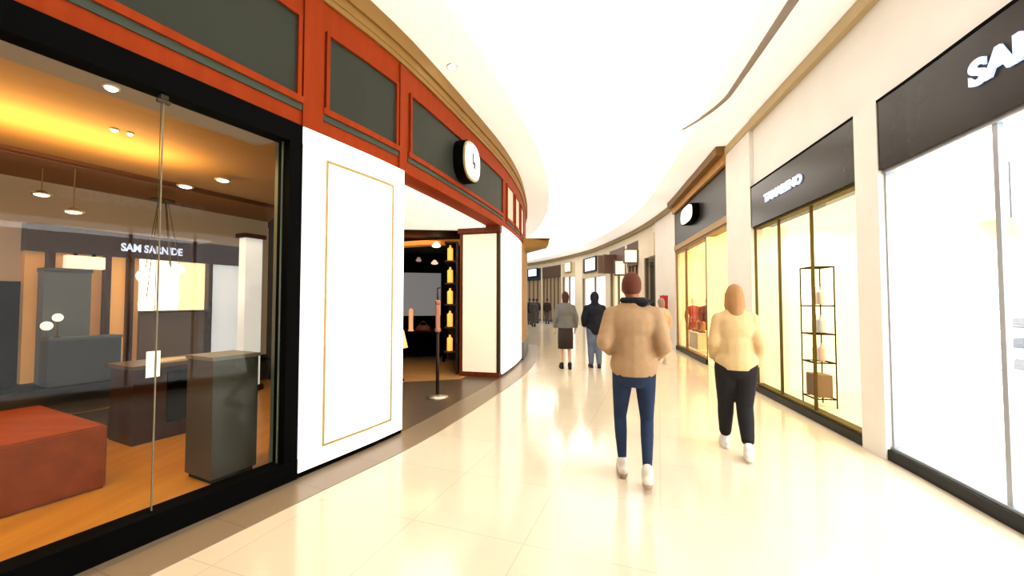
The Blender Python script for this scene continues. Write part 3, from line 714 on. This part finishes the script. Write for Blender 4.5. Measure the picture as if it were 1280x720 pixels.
# --- middle shop: black wire rack with boxes
q = RP(1022, -.42); hq = R.face(R.dpx(1022,-.42),0,0)[1]
t = thing('wire_rack', 'black wire display rack with four shelves behind the cream lit window', 'rack', (q.x,q.y,.02), hq+PI)
M_wire = mat('dark_wire', (.015,.013,.014), .6, 0, spec=.1)
RW, RD, RH = .34, .26, 1.98
for sx in (-1,1):
    for sy in (-1,1):
        g = bmesh.new(); cyl(g, (sx*RW/2,sy*RD/2,0), (sx*RW/2,sy*RD/2,RH), .009, seg=8); obj('upright', g, M_wire, t)
for z in (.12,.62,1.02,1.42,1.97):
    g = bmesh.new()
    for k in range(6): cyl(g, (-RW/2,-RD/2+RD*k/5,z), (RW/2,-RD/2+RD*k/5,z), .004, seg=6)
    for sx in (-1,1): cyl(g, (sx*RW/2,-RD/2,z), (sx*RW/2,RD/2,z), .008, seg=6)
    for sy in (-1,1): cyl(g, (-RW/2,sy*RD/2,z), (RW/2,sy*RD/2,z), .011, seg=6)
    obj('wire_shelf', g, M_wire, t)
def onrack(nm, dx, z, bmf, m, label, cat):
    wq = V((q.x,q.y))+V((math.cos(hq+PI),math.sin(hq+PI)))*dx
    o_ = tag(obj(nm, bmf, m), label, cat); o_.location = (wq.x,wq.y,z+.03); o_.rotation_euler = (0,0,hq+PI)
g = bmesh.new(); bx(g, (0,0,.155), (.28,.2,.31), 0, .01); bx(g, (0,-.101,.2), (.1,.006,.03)); onrack('storage_box', 0, .13, g, mat('brown_box', (.25,.16,.10), .6), 'brown storage box on the bottom shelf of the wire rack', 'box')
M_pal = [mat('pale_blue_goods', (.55,.60,.64), .5), mat('pale_rose_goods', (.72,.55,.48), .5), mat('pale_grey_goods', (.6,.6,.6), .5)]
for (dx,z,k,lab) in ((-.07,.63,0,'pale blue bottle on the left of the second lowest rack shelf'),(.08,.63,1,'pale rose bottle on the right of the second lowest rack shelf'),(-.06,1.03,2,'pale grey bottle on the left of the middle rack shelf'),(.08,1.03,0,'pale blue bottle on the right of the middle rack shelf'),(-.05,1.43,1,'pale rose bottle on the left of the upper rack shelf'),(.09,1.43,2,'pale grey bottle on the right of the upper rack shelf')):
    onrack('bottle', dx, z, lathe([(.038,0),(.042,.01),(.042,.17),(.016,.21),(.016,.25)], seg=14), M_pal[k], lab, 'bottle')
# amber pelmet panel on the middle shop's back wall
dA_, dB_ = R.dpx(978,-1.75), R.dpx(1037,-1.75)
b = R.slab(min(dA_,dB_), max(dA_,dB_), -1.79, -1.74, 1.98, 2.34)
tag(obj('wall_panel', b, mat('amber_wall_panel', (.8,.58,.2), .6, emit=(1,.76,.34), es=.55)), 'amber panel high on the back wall of the cream lit shop', 'wall panel')

# --- far right shop: mannequins and goods
def capsule_chain(bm, pts, radii, seg=12):
    for (a, r0), (c_, r1) in zip(zip(pts, radii), zip(pts[1:], radii[1:])):
        cyl(bm, a, c_, r0, r1, seg); ell(bm, a, (r0,)*3, u=seg, v=8); ell(bm, c_, (r1,)*3, u=seg, v=8)
    return bm
def voxelize(bm, vox, smooth=3, name='tmp'):
    me = bpy.data.meshes.new(name); bm.to_mesh(me); bm.free()
    o = bpy.data.objects.new(name, me); C.objects.link(o)
    md = o.modifiers.new('r', 'REMESH'); md.mode = 'VOXEL'; md.voxel_size = vox
    sm = o.modifiers.new('s', 'SMOOTH'); sm.iterations = smooth; sm.factor = .5
    dg = bpy.context.evaluated_depsgraph_get(); dg.update()
    r = bpy.data.meshes.new_from_object(o.evaluated_get(dg))
    bpy.data.objects.remove(o); bpy.data.meshes.remove(me)
    out = bmesh.new(); out.from_mesh(r); bpy.data.meshes.remove(r); return out
def cut(bm, z, keep_above=True):
    g = bm.verts[:]+bm.edges[:]+bm.faces[:]
    r = bmesh.ops.bisect_plane(bm, geom=g, plane_co=(0,0,z), plane_no=(0,0,1), clear_inner=keep_above, clear_outer=not keep_above)
    ed = [e for e in bm.edges if e.is_boundary]
    if ed: bmesh.ops.holes_fill(bm, edges=ed, sides=0)
    return bm

# ------------------------------------------------------------------ people
def person(label, x, y, H, heading, P, skin, top, bottom, shoe, hair, style, group=None, vox=.013, hands=True):
    """heading: rotation about z, 0 = walking straight away from the camera (+y)"""
    k = H/1.75
    t = thing('person', label, 'person', (x,y,0), heading, group)
    def lift(bm): bmesh.ops.scale(bm, vec=(k,k,k), verts=bm.verts); return bm
    fem = P.get('fem', False)
    sw = P.get('sw', .185 if not fem else .165); hw = .09
    sh = {s: V((s*sw, P.get('lean',0), 1.39)) for s in (-1,1)}
    hp = {s: V((s*hw, 0, .90)) for s in (-1,1)}
    LG = {s: [hp[s]]+[V(p) for p in P['leg'][s]] for s in (-1,1)}     # hip, knee, ankle, toe
    AR = {s: [sh[s]]+[V(p) for p in P['arm'][s]] for s in (-1,1)}     # shoulder, elbow, wrist, fingertip direction point
    ln = P.get('lean', 0); tilt = P.get('head', (0,0))
    hc = V((tilt[0], ln+.03+tilt[1], 1.63))
    # ---- continuous body
    bm = bmesh.new()
    ell(bm, (0,0,.95), (.138,.095,.12)); ell(bm, (0,ln*.4,1.12), (.128,.092,.16)); ell(bm, (0,ln*.8,1.30), (.155 if not fem else .14,.105,.17))
    capsule_chain(bm, [sh[-1]*.86+V((0,0,.18)), V((0,ln,1.435)), sh[1]*.86+V((0,0,.18))] if False else [V((-sw*.8,ln,1.39)), V((0,ln,1.43)), V((sw*.8,ln,1.39))], [.042,.062,.042])
    capsule_chain(bm, [V((0,ln,1.43)), V((hc.x*.7,ln+.015,1.56))], [.056,.053])
    ell(bm, hc, (.074,.095,.118)); ell(bm, hc+V((0,.03,-.06)), (.055,.068,.062))
    ell(bm, hc+V((0,.100,-.022)), (.015,.022,.024))                                  # nose
    ell(bm, hc+V((0,.086,.028)), (.05,.014,.014)); ell(bm, hc+V((0,.088,-.062)), (.026,.012,.010))   # brow, lips
    for s in (-1,1): ell(bm, hc+V((s*.076,-.005,-.012)), (.012,.022,.033))           # ears
    for s in (-1,1):
        capsule_chain(bm, AR[s][:3], [.048,.038,.027]); capsule_chain(bm, LG[s][:3], [.068,.044,.032])
        capsule_chain(bm, [LG[s][2]+V((0,-.01,-.035)), LG[s][3]+V((0,0,-.012))], [.030,.020])
    body = voxelize(bm, vox, 2)
    # ---- hands: a palm and five bent fingers each, fused to the wrist
    hb = bmesh.new()
    if hands:
        for s in (-1,1):
            w = AR[s][2]; d = (AR[s][3]-w).normalized(); f = V((0,1,0)); f = (f-d*f.dot(d)).normalized()
            sd = d.cross(f).normalized()
            capsule_chain(hb, [w-d*.03, w+d*.02], [.028,.027])
            q_ = Matrix((f, sd, d)).transposed()
            ell(hb, w+d*.055, (.040,.019,.048), q_)
            inn = V((-s,0,0)); inn = (inn-d*inn.dot(d)); inn = inn.normalized() if inn.length > 1e-3 else sd
            for j, (off, ln_) in enumerate(((.030,.070),(.011,.080),(-.009,.074),(-.028,.058))):
                a = w+d*.088+f*off; b1 = a+d*ln_*.5+inn*.006; c1 = b1+d*ln_*.38+inn*.020; 
                capsule_chain(hb, [a, b1, c1], [.0095,.009,.0075], 8)
            a = w+d*.035+f*.034; b1 = a+f*.028+d*.025+inn*.008; c1 = b1+d*.035+inn*.010
            capsule_chain(hb, [a, b1, c1], [.0125,.011,.009], 8)
        hb = voxelize(hb, .0055, 1)
    merge(body, hb)
    lift(body); obj('body', body, skin, t, True)
    # eyes
    for s in (-1,1):
        g = bmesh.new(); ell(g, hc+V((s*.030,.083,.008)), (.012,.008,.008), u=10, v=6); lift(g); obj('eye', g, mat('eye_dark', (.03,.02,.015), .3), t, True)
    # ---- trousers or skirt
    g = bmesh.new()
    if style.get('skirt'):
        z0, z1 = style['skirt']
        prof = [(0.001,z0+.05),(.16,z0+.03),(.172,z0),(.176,(z0+z1)/2),(.165,z1-.08),(.14,z1),(.001,z1)]
        g = lathe(prof, seg=28); bmesh.ops.scale(g, vec=(1,.74,1), verts=g.verts); lift(g); obj('skirt', g, bottom, t, True)
    else:
        fl = style.get('fit', 0.012); end = style.get('cuff', .93)
        ell(g, (0,-.01,.95), (.168,.128,.125)); ell(g, (0,-.045,.90), (.150,.10,.12))
        for s in (-1,1):
            a, b1, c1 = LG[s][:3]; c1 = b1.lerp(c1, end)
            capsule_chain(g, [a, a.lerp(b1,.35), b1, b1.lerp(c1,.35), c1], [.098+fl,.088+fl,.062+fl,.060+fl,.042+fl])
        g = voxelize(g, vox, 3); lift(g); obj('trousers', g, bottom, t, True)
    # ---- shoes
    for s in (-1,1):
        a, toe = LG[s][2], LG[s][3]; dr = (toe-a); hd_ = V((dr.x,dr.y,0)).normalized()
        heel = a+V((0,0,-.055))-hd_*.035
        g = bmesh.new(); capsule_chain(g, [heel, heel.lerp(toe,.5)+V((0,0,.012)), toe], [.042,.044,.034]); capsule_chain(g, [a+V((0,0,-.03)), a+V((0,0,.02))], [.047,.046]); capsule_chain(g, [a+V((0,0,-.005)), a.lerp(toe,.55)+V((0,0,.025))], [.046,.040])
        g = voxelize(g, .010, 2); lift(g)
        sh_ = obj('shoe', g, shoe, t, True)
        g = bmesh.new(); capsule_chain(g, [heel+V((0,0,-.024)), toe+V((0,0,-.018))], [.040,.034]); 
        nrm = (toe-heel).normalized(); g = voxelize(g, .012, 2)
        bmesh.ops.scale(g, vec=(1.06,1.06,1), verts=g.verts, space=Matrix.Translation(-heel)); 
        lift(g); obj('sole', g, style.get('sole', M_white), sh_, True)
    # ---- top
    if top:
        fl = style.get('loose', .022); hem = style.get('hem', .88)
        g = bmesh.new()
        ell(g, (0,-.005,.97), (.165+fl,.122+fl,.16)); ell(g, (0,ln*.4,1.13), (.148+fl,.112+fl,.20)); ell(g, (0,ln*.8-.008,1.30), (.168+fl if not fem else .155+fl,.122+fl,.18))
        capsule_chain(g, [V((0,0,.92)),V((0,ln*.5,1.15))], [.13+fl,.13+fl])
        capsule_chain(g, [V((-sw*.82,ln,1.385)), V((0,ln-.005,1.435)), V((sw*.82,ln,1.385))], [.068+fl*.3,.090+fl*.3,.068+fl*.3])
        for s in (-1,1):
            a, b1, c1 = AR[s][:3]; c1 = b1.lerp(c1, .93)
            capsule_chain(g, [a, b1, c1], [.060+fl*.45,.051+fl*.45,.040+fl*.35])
        if style.get('collar'): capsule_chain(g, [V((0,ln,1.46)),V((0,ln+.01,1.50))], [.078,.066])
        if style.get('hood_up'):
            ell(g, hc+V((0,-.012,.012)), (.105,.118,.145)); capsule_chain(g, [V((0,ln-.02,1.45)), hc+V((0,-.03,-.08))], [.09,.085])
        if style.get('hood'):
            ell(g, V((0,ln-.10,1.45)), (.12,.065,.075))
        g = voxelize(g, vox, 8); cut(g, hem); lift(g); tp = obj(style.get('top','sweater'), g, top, t, True)
        if style.get('hood_up'):
            g = bmesh.new(); ell(g, hc+V((0,.075,-.01)), (.066,.035,.095)); lift(g); obj('face', g, skin, t, True)
        if style.get('band'):
            g = bmesh.new(); ell(g, (0,-.005,hem+.03), (.160+fl,.118+fl,.045)); lift(g); obj('hem_band', g, style['band'], tp, True)
    # ---- scarf
    if style.get('scarf'):
        g = bmesh.new()
        for i in range(14):
            a0, a1 = 2*PI*i/14, 2*PI*(i+1)/14
            cyl(g, (.085*math.cos(a0), ln+.012+.085*math.sin(a0), 1.515), (.085*math.cos(a1), ln+.012+.085*math.sin(a1), 1.515), .026, seg=8); ell(g, (.085*math.cos(a0), ln+.012+.085*math.sin(a0), 1.515), (.026,.026,.03), u=8, v=6)
        ell(g, (.07, ln-.075, 1.495), (.055,.03,.038)); ell(g, (.115, ln-.045, 1.50), (.04,.03,.025))
        g = voxelize(g, .009, 2); lift(g); obj('scarf', g, style['scarf'], t, True)
    # ---- hair
    hs = style.get('hair')
    if hs:
        g = bmesh.new()
        ell(g, hc+V((0,-.016,.022)), (.084,.102,.112))
        if hs == 'long': 
            capsule_chain(g, [hc+V((0,-.045,.02)), hc+V((0,-.062,-.10)), hc+V((0,-.078,-.22))], [.082,.085,.066]); 
            for s in (-1,1): capsule_chain(g, [hc+V((s*.06,-.01,.02)), hc+V((s*.066,-.02,-.10)), hc+V((s*.058,-.05,-.2))], [.034,.034,.022])
        if hs == 'bob': capsule_chain(g, [hc+V((0,-.04,.0)), hc+V((0,-.05,-.08))], [.085,.075])
        g = voxelize(g, .011, 2)
        # open the face
        gm = [v for v in g.verts if v.co.y > hc.y+.052 and v.co.z < hc.z+.07]
        bmesh.ops.delete(g, geom=gm, context='VERTS')
        lift(g); obj('hair', g, hair, t, True)
    return t

SK = mat('skin_tan', (.42,.17,.085), .55); SKl = mat('skin_fair', (.62,.40,.28), .55)
CAMEL = mat('camel_knit', (.42,.275,.15), .9, var=.12, scale=18); DENIM = mat('dark_blue_denim', (.014,.030,.075), .85, var=.2, scale=14)
TRN = mat('white_trainer', (.72,.66,.58), .6); BLK = mat('black_cloth', (.012,.010,.011), .85, var=.2)
# man in the middle
man = {'leg': {-1: [(-.115,.12,.50),(-.10,.05,.115),(-.12,.21,.045)], 1: [(.105,.05,.50),(.085,-.23,.165),(.095,-.10,.042)]},
       'arm': {-1: [(-.245,-.09,1.16),(-.19,.16,1.06),(-.10,.25,1.05)], 1: [(.235,-.09,1.14),(.19,.17,1.02),(.12,.26,1.0)]}, 'lean': .02, 'head': (-.01,.01), 'sw': .178}
person('person seen from behind in a loose camel sweater and dark blue jeans', 1.035, 3.42, 1.745, -.25, man, SK, CAMEL, DENIM, TRN, mat('auburn_short_hair', (.13,.035,.015), .8), {'hair': 'short', 'scarf': mat('black_scarf', (.01,.01,.012), .9), 'loose': .034, 'hem': .885, 'fit': -.006, 'cuff': .95, 'collar': True, 'sole': mat('tan_sole', (.45,.33,.22), .7)})
wom = {'fem': True, 'leg': {-1: [(-.085,.12,.49),(-.085,.20,.105),(-.10,.35,.045)], 1: [(.075,.02,.50),(.065,-.20,.13),(.075,-.06,.045)]},
       'arm': {-1: [(-.205,-.04,1.15),(-.19,.14,.98),(-.15,.20,.88)], 1: [(.205,-.06,1.14),(.20,.06,.93),(.19,.09,.83)]}, 'sw': .15}
person('person walking away in a pale sand jacket, black trousers and white trainers', 2.215, 3.98, 1.665, -.35, wom, SKl, mat('sand_jacket', (.66,.48,.25), .85, var=.15, scale=8), BLK, mat('bright_white_trainer', (.80,.76,.72), .6), mat('light_brown_hair', (.42,.22,.085), .7), {'hair': 'long', 'loose': .034, 'hem': .88, 'fit': .018, 'cuff': .80, 'top': 'jacket', 'collar': True})
stand = lambda w=.16, z=.93: {'leg': {-1: [(-.085,.05,.49),(-.085,.03,.09),(-.10,.17,.04)], 1: [(.085,.02,.50),(.085,-.06,.10),(.10,.08,.04)]},
       'arm': {-1: [(-.235,-.03,1.16),(-.24,.06,.93),(-.235,.08,.83)], 1: [(.235,-.03,1.16),(.24,.06,.93),(.235,.08,.83)]}, 'sw': w}
pg = stand(); pg['fem'] = True
person('person walking far ahead in a grey top and dark knee-length skirt', 1.20, 9.0, 1.72, 0, pg, SKl, mat('mid_grey_knit', (.17,.165,.16), .9), mat('dark_brown_skirt', (.045,.03,.028), .9), BLK, mat('dark_brown_hair', (.07,.022,.008), .8), {'hair': 'bob', 'skirt': (.46,1.0), 'loose': .03, 'hem': .93, 'sole': BLK, 'top': 'top'}, vox=.016)
pn_ = stand(.185)
pn_['arm'] = {-1: [(-.27,-.05,1.16),(-.24,.10,.98),(-.20,.18,.92)], 1: [(.27,-.05,1.16),(.24,.10,.98),(.20,.18,.92)]}
NAVY = mat('navy_cloth', (.010,.012,.026), .9)
person('person walking far ahead in a navy hooded jacket with the hood up and blue jeans', 1.89, 9.15, 1.70, 0, pn_, SKl, NAVY, mat('washed_blue_denim', (.15,.19,.27), .85, var=.4, scale=5), mat('dark_shoe', (.03,.03,.04), .6), BLK, {'hood_up': True, 'loose': .045, 'hem': .76, 'fit': .02, 'top': 'hooded_jacket', 'sole': BLK}, vox=.016)
pp = stand(.15); pp['fem'] = True
person('person in pale pink top and white trousers, half hidden beyond the camel sweater', 3.62, 9.7, 1.58, .2, pp, SKl, mat('pale_pink_top', (.72,.52,.45), .9), mat('off_white_trousers', (.78,.68,.58), .9), TRN, mat('ash_hair', (.36,.27,.22), .8), {'hair': 'bob', 'loose': .03, 'hem': .86, 'fit': .02, 'top': 'top'}, vox=.018)
far = [(662,26,'black coat, leftmost of the distant group','coat_black',(.015,.013,.015)),(671,28,'charcoal coat, second from left in the distant group','coat_charcoal',(.03,.028,.03)),(684,27,'dark brown coat, rightmost of the distant group','coat_brown',(.035,.02,.015)),(667,24,'grey coat, nearest of the distant group','coat_grey',(.08,.075,.08))]
for px, D, lab, mn, c_ in far:
    person('tiny distant person in a '+lab, (px-640)/F*D, D, 1.70, random.uniform(-.5,.5), stand(.17), SKl, mat(mn, c_, .9), mat('far_trousers', (.10,.085,.085), .9), BLK, mat('far_hair', (.04,.025,.02), .8), {'hair': 'short', 'loose': .045, 'hem': .70, 'fit': .015, 'top': 'coat', 'sole': BLK}, group='distant people in dark coats', vox=.03, hands=False)

# mannequins and goods of the far right shop
def mannequin(px, o, label, cm, z=.14, H=1.5):
    q_ = RP(px, o)
    t = thing('mannequin', label, 'mannequin', (q_.x,q_.y,z), R.face(R.dpx(px,o),0,0)[1]+PI/2)
    kz = H/1.5
    g = lathe([(.16,0),(.16,.015),(.03,.03)], seg=20); obj('base', g, M_alud, t)
    g = bmesh.new(); cyl(g, (0,0,.02), (0,0,.6*kz), .014, seg=8); obj('pole', g, M_alud, t)
    g = bmesh.new(); ell(g, (0,0,1.40*kz), (.07,.09,.11)); capsule_chain(g, [V((0,0,1.2*kz)),V((0,0,1.33*kz))], [.05,.045]); obj('head', g, mat('mannequin_white', (.8,.74,.66), .5), t, True)
    g = bmesh.new(); ell(g, (0,0,1.05*kz), (.17,.11,.2)); ell(g, (0,0,.82*kz), (.15,.11,.2)); capsule_chain(g, [V((-.17,0,1.16*kz)),V((0,0,1.19*kz)),V((.17,0,1.16*kz))], [.055,.06,.055])
    for s in (-1,1): capsule_chain(g, [V((s*.19,0,1.14*kz)),V((s*.23,.02,.92*kz)),V((s*.22,.05,.72*kz))], [.055,.046,.036])
    capsule_chain(g, [V((0,0,.8*kz)),V((0,0,.52*kz))], [.15,.17])
    g = voxelize(g, .016, 3); cut(g, .48*kz); obj('garment', g, cm, t, True)
    return t
mannequin(866.5, -.5, 'mannequin in a dusky red dress in the far right shop window', mat('dusky_red_dress', (.38,.07,.04), .8))
mannequin(884, -.9, 'mannequin in a dark plum dress behind the sand jacket', mat('dark_plum_dress', (.16,.05,.06), .8))
q = RP(875, -.45)
t = thing('display_plinth', 'pale low display plinth with orange shoes in the far right shop window', 'plinth', (q.x,q.y,.14), R.face(R.dpx(875,-.45),0,0)[1])
g = bmesh.new(); bx(g, (0,0,.22), (.9,.4,.44), 0, .015); obj('body', g, mat('plinth_cream', (.75,.62,.42), .6), t); g = bmesh.new(); bx(g, (0,0,.455), (.96,.44,.03), 0, .006); obj('top', g, mat('plinth_cream', (.75,.62,.42), .6), t)
def shoe_prop(dx, dy_, rz, m, label):
    h_ = R.face(R.dpx(875,-.45),0,0)[1]; w_ = V((q.x,q.y))+V((math.cos(h_),math.sin(h_)))*dx+V((-math.sin(h_),math.cos(h_)))*dy_
    tt = thing('boot', label, 'shoe', (w_.x,w_.y,.61), h_+rz, 'boots on the pale plinth')
    g = bmesh.new(); capsule_chain(g, [V((0,0,.055)),V((.1,0,.06)),V((.19,0,.042))], [.045,.048,.036]); capsule_chain(g, [V((0,0,.06)),V((-.01,0,.27))], [.048,.055]); g = voxelize(g, .012, 2); obj('upper', g, m, tt, True)
    g = bmesh.new(); bx(g, (.08,0,.008), (.26,.075,.016), 0, .006); bx(g, (-.02,0,.012), (.07,.07,.024)); obj('sole', g, M_brown, tt)
OR = mat('orange_leather', (.55,.22,.07), .5); BRW = mat('brown_leather', (.20,.08,.03), .5)
shoe_prop(-.3, 0, .3, OR, 'orange ankle boot on the near end of the pale plinth'); shoe_prop(.0, .02, -.2, BRW, 'brown ankle boot in the middle of the pale plinth'); shoe_prop(.3, 0, .4, OR, 'orange ankle boot on the far end of the pale plinth')
# red garment hung on a stand by the dark door post
q = R.off(rdx(842)+.1, .28)
t = thing('garment_stand', 'red scarf hung on a slim stand by the cream pier', 'stand', (q.x,q.y,0))
obj('base', lathe([(.15,0),(.15,.015),(.02,.03)], seg=18), M_black, t); g = bmesh.new(); cyl(g, (0,0,.02), (0,0,1.72), .012, seg=8); cyl(g, (-.13,0,1.68), (.13,0,1.68), .008, seg=8); obj('pole', g, M_black, t)
g = bmesh.new(); hexa(g, [(-.11,-.05,1.02),(.10,-.05,.98),(.10,.05,.98),(-.11,.05,1.02)], [(-.12,-.035,1.70),(.12,-.035,1.70),(.12,.035,1.70),(-.12,.035,1.70)]); bmesh.ops.subdivide_edges(g, edges=g.edges[:], cuts=3, use_grid_fill=True); bmesh.ops.smooth_vert(g, verts=g.verts, factor=.5)
obj('scarf', g, mat('crimson_cloth', (.42,.035,.05), .8), t, True)

# ------------------------------------------------------------------ far curved run of shops on the right
dF0 = s3[1]
b = R.slab(rdx(821), R.d[-1], -.35, 0, 4.12, CEIL)
wf = struct('wall_far', b, M_cream)
b = R.slab(s3[1]+.05, R.d[-1], 0, .10, 4.46, CEIL); struct('trim_8', b, mat('dull_moulding', (.36,.28,.14), .6))
E_fw = emis('far_window_white', (1,.97,1.0), 1.05); E_fc = emis('far_window_cream', (1,.90,.66), .80); E_ft = mat('far_interior_tan', (.35,.24,.14), .7, emit=(1,.75,.5), es=.22); E_fd = mat('far_interior_dark', (.03,.022,.02), .7)
GREY = mat('far_frame', (.20,.15,.09), .5)
DN, DB = mat('far_navy_fascia', (.03,.03,.05), .4), mat('far_brown_fascia', (.11,.06,.035), .5)
far_shops = [ # px from, to, sill of fascia, top, fascia material, window, label, mullion count
 (820,807,3.25,4.12,M_cream,E_fd,'cream fronted shop with a dark doorway beyond the slate grey fascia',0),
 (800,786,3.1,4.12,DB,E_ft,'brown fronted shop beyond the dark doorway',2),
 (783,764,3.0,4.12,mat('far_taupe_fascia',(.20,.13,.10),.5),E_fc,'shop with a cream window and taupe fascia before the curve',1),
 (758,729,2.95,4.12,mat('far_stone_fascia',(.62,.52,.36),.6),E_fw,'shop with a brilliant white window beyond the navy jacket',1),
 (720,704,3.2,4.12,mat('far_stone_fascia',(.62,.52,.36),.6),E_fw,'narrow pale shop with a round lit sign on the far curve',1),
 (702,679,3.3,4.12,DB,E_ft,'shop with a dark brown fascia at the end of the curve',4),
 (677,652,3.2,4.12,DN,E_ft,'furthest shop with a navy fascia at the left end of the curve',4)]
prev_end = rdx(821)
for i, (pa, pb, z0, z1, mf, mw, lab, nm) in enumerate(far_shops):
    a, c_ = rdx(pa), rdx(pb)
    if a-prev_end > .15: struct('pier', R.slab(prev_end, a, -.35, .05, 0, 4.12), M_cream, wf)
    prev_end = c_
    p_, h = R.face((a+c_)/2, 0, 0)
    t = thing('far_shopfront', lab, 'shopfront', p_, h+PI)
    part('fascia', R.slab(a, c_, -.3, .06, z0, z1), mf, t)
    part('window_display', R.slab(a, c_, -.3, -.2, 0, z0), mw, t)
    part('sill', R.slab(a, c_, -.42, .03, .004, .14), M_alud if i != 3 else M_tan, t)
    for k in range(nm+2):
        d = a+(c_-a)*k/(nm+1); d = min(max(d, a+.06), c_-.06)
        part('mullion', R.slab(d-.04, d+.04, -.07, .02, .0, z0), GREY, t)
    part('glass_pane', R.slab(a+.1, c_-.1, -.06, -.055, .14, z0, step=1), M_glassr, t)
    settle(t)
struct('pier', R.slab(prev_end, R.d[-1], -.35, .05, 0, 4.12), M_cream, wf)
# projecting blade signs and lit signs along the far curve
def blade(px, z, w, h_, m, label, o=.55, lit=False, d=.08):
    q_, hh = R.face(rdx(px), 0, z)
    t = thing('blade_sign', label, 'sign', q_, hh)
    g = bmesh.new(); bx(g, (0,.08+w/2,0), (d,w,h_), 0, .015); obj('casing', g, m, t)
    g = bmesh.new(); bx(g, (0,.05,h_*.3), (.03,.12,.03)); bx(g, (0,.05,-h_*.3), (.03,.12,.03)); obj('bracket', g, M_black, t)
    if lit:
        g = bmesh.new(); bx(g, (-d/2-.01,.08+w/2,0), (.02,w*.82,h_*.82), 0, .008); obj('lit_face', g, lit, t)
    return t
blade(800, EYE+(HOR-320)/F*17, .62, .62, GREY, 'cream lit square blade sign beyond the slate grey fascia', lit=emis('blade_cream', (1,.9,.7), 1.0))
blade(784, EYE+(HOR-335)/F*18.8, .52, .74, GREY, 'pale pink lit blade sign above the camel sweater', lit=emis('blade_pink', (1,.82,.72), .9))
blade(772, EYE+(HOR-330)/F*20, .62, .95, mat('taupe_sign', (.16,.09,.065), .6), 'tall dark taupe blade sign on the far curve')
blade(762, EYE+(HOR-331)/F*21.5, .55, .95, mat('grey_taupe_sign', (.26,.17,.13), .6), 'lighter taupe blade sign left of the dark one on the far curve')
def litsign(px, py, w, h_, label, col, es, casing=DN):
    d = rdx(px); q_, hh = R.face(d, .06, 0); q_.z = EYE+(HOR-py)/F*q_.y
    t = thing('lit_sign', label, 'sign', q_, hh+PI)
    g = bmesh.new(); bx(g, (-.0,-.06,0), (w*1.35,.12,h_*1.25), 0, .03); obj('casing', g, casing, t)
    g = bmesh.new(); bx(g, (.1*w,-.13,0), (w,.02,h_), 0, .008); obj('lit_face', g, emis('lit_'+str(px), col, es), t)
litsign(740, 331, 1.5, .72, 'glowing white sign on the far white window shop', (1,1,1.05), 1.4)
litsign(712, 334, .7, .55, 'cream glowing sign on the narrow pale far shop', (1,.9,.72), 1.1, M_tan)
litsign(667, 341, 1.1, .55, 'bluish white glowing sign on the furthest navy fascia', (.8,.92,1.1), 1.3)

# ------------------------------------------------------------------ lighting
def area(name, loc, rot, sx, sy, e, col):
    l = bpy.data.lights.new(name, 'AREA'); l.shape = 'RECTANGLE'; l.size = sx; l.size_y = sy; l.energy = e; l.color = col
    o = bpy.data.objects.new(name, l); C.objects.link(o); o.location = loc; o.rotation_euler = rot; return o
for y, e in ((-1.5,22),(2.5,26),(7,34),(12,50),(18,80),(25,110)):
    x = (L.off(L.dy(max(y,-1.5)),0).x+R.off(R.dy(y),0).x)/2
    area('mall_light', (x,y,CEIL+.1), (0,0,0), 2.2, 3.4, e, (1,.965,.91))
q = UV(-.2,2.4); area('coffer_light', (q.x,q.y,2.72), (PI,0,ANG), 3.6, .5, 72, (1,.66,.28))
q = UV(.0,1.1); area('floor_wash', (q.x,q.y,2.88), (0,0,ANG), 3.4, .5, 95, (1,.70,.34))
q = UV(2.6,3.4); area('rear_wash', (q.x,q.y,2.9), (0,0,ANG), 2.4, .5, 14, (1,.75,.45))
area('entrance_light', (-1.5,6.6,2.95), (0,0,.3), 1.2, 1.2, 26, (1,.85,.62))
area('inner_shop_light', (-2.4,9.0,2.9), (0,0,0), 1.5, .6, 18, (1,.66,.34))
for s, dp, z, e, cl in ((s1,-1.0,2.7,160,(1,1,1)),(s2,-.8,2.7,50,(1,.88,.62)),(s3,-1.0,3.0,70,(1,.84,.52))):
    q = R.off((s[0]+s[1])/2, dp); area('shop_light', (q.x,q.y,z), (0,0,R.face((s[0]+s[1])/2,0,0)[1]), (s[1]-s[0])*.8, .8, e, cl)
w = bpy.data.worlds.new('world'); bpy.context.scene.world = w; w.use_nodes = True
w.node_tree.nodes['Background'].inputs[0].default_value = (1,.97,.92,1); w.node_tree.nodes['Background'].inputs[1].default_value = .30
vs = bpy.context.scene.view_settings
vs.view_transform = 'Standard'; vs.look = 'None'; vs.exposure = -0.26; vs.gamma = 0.88
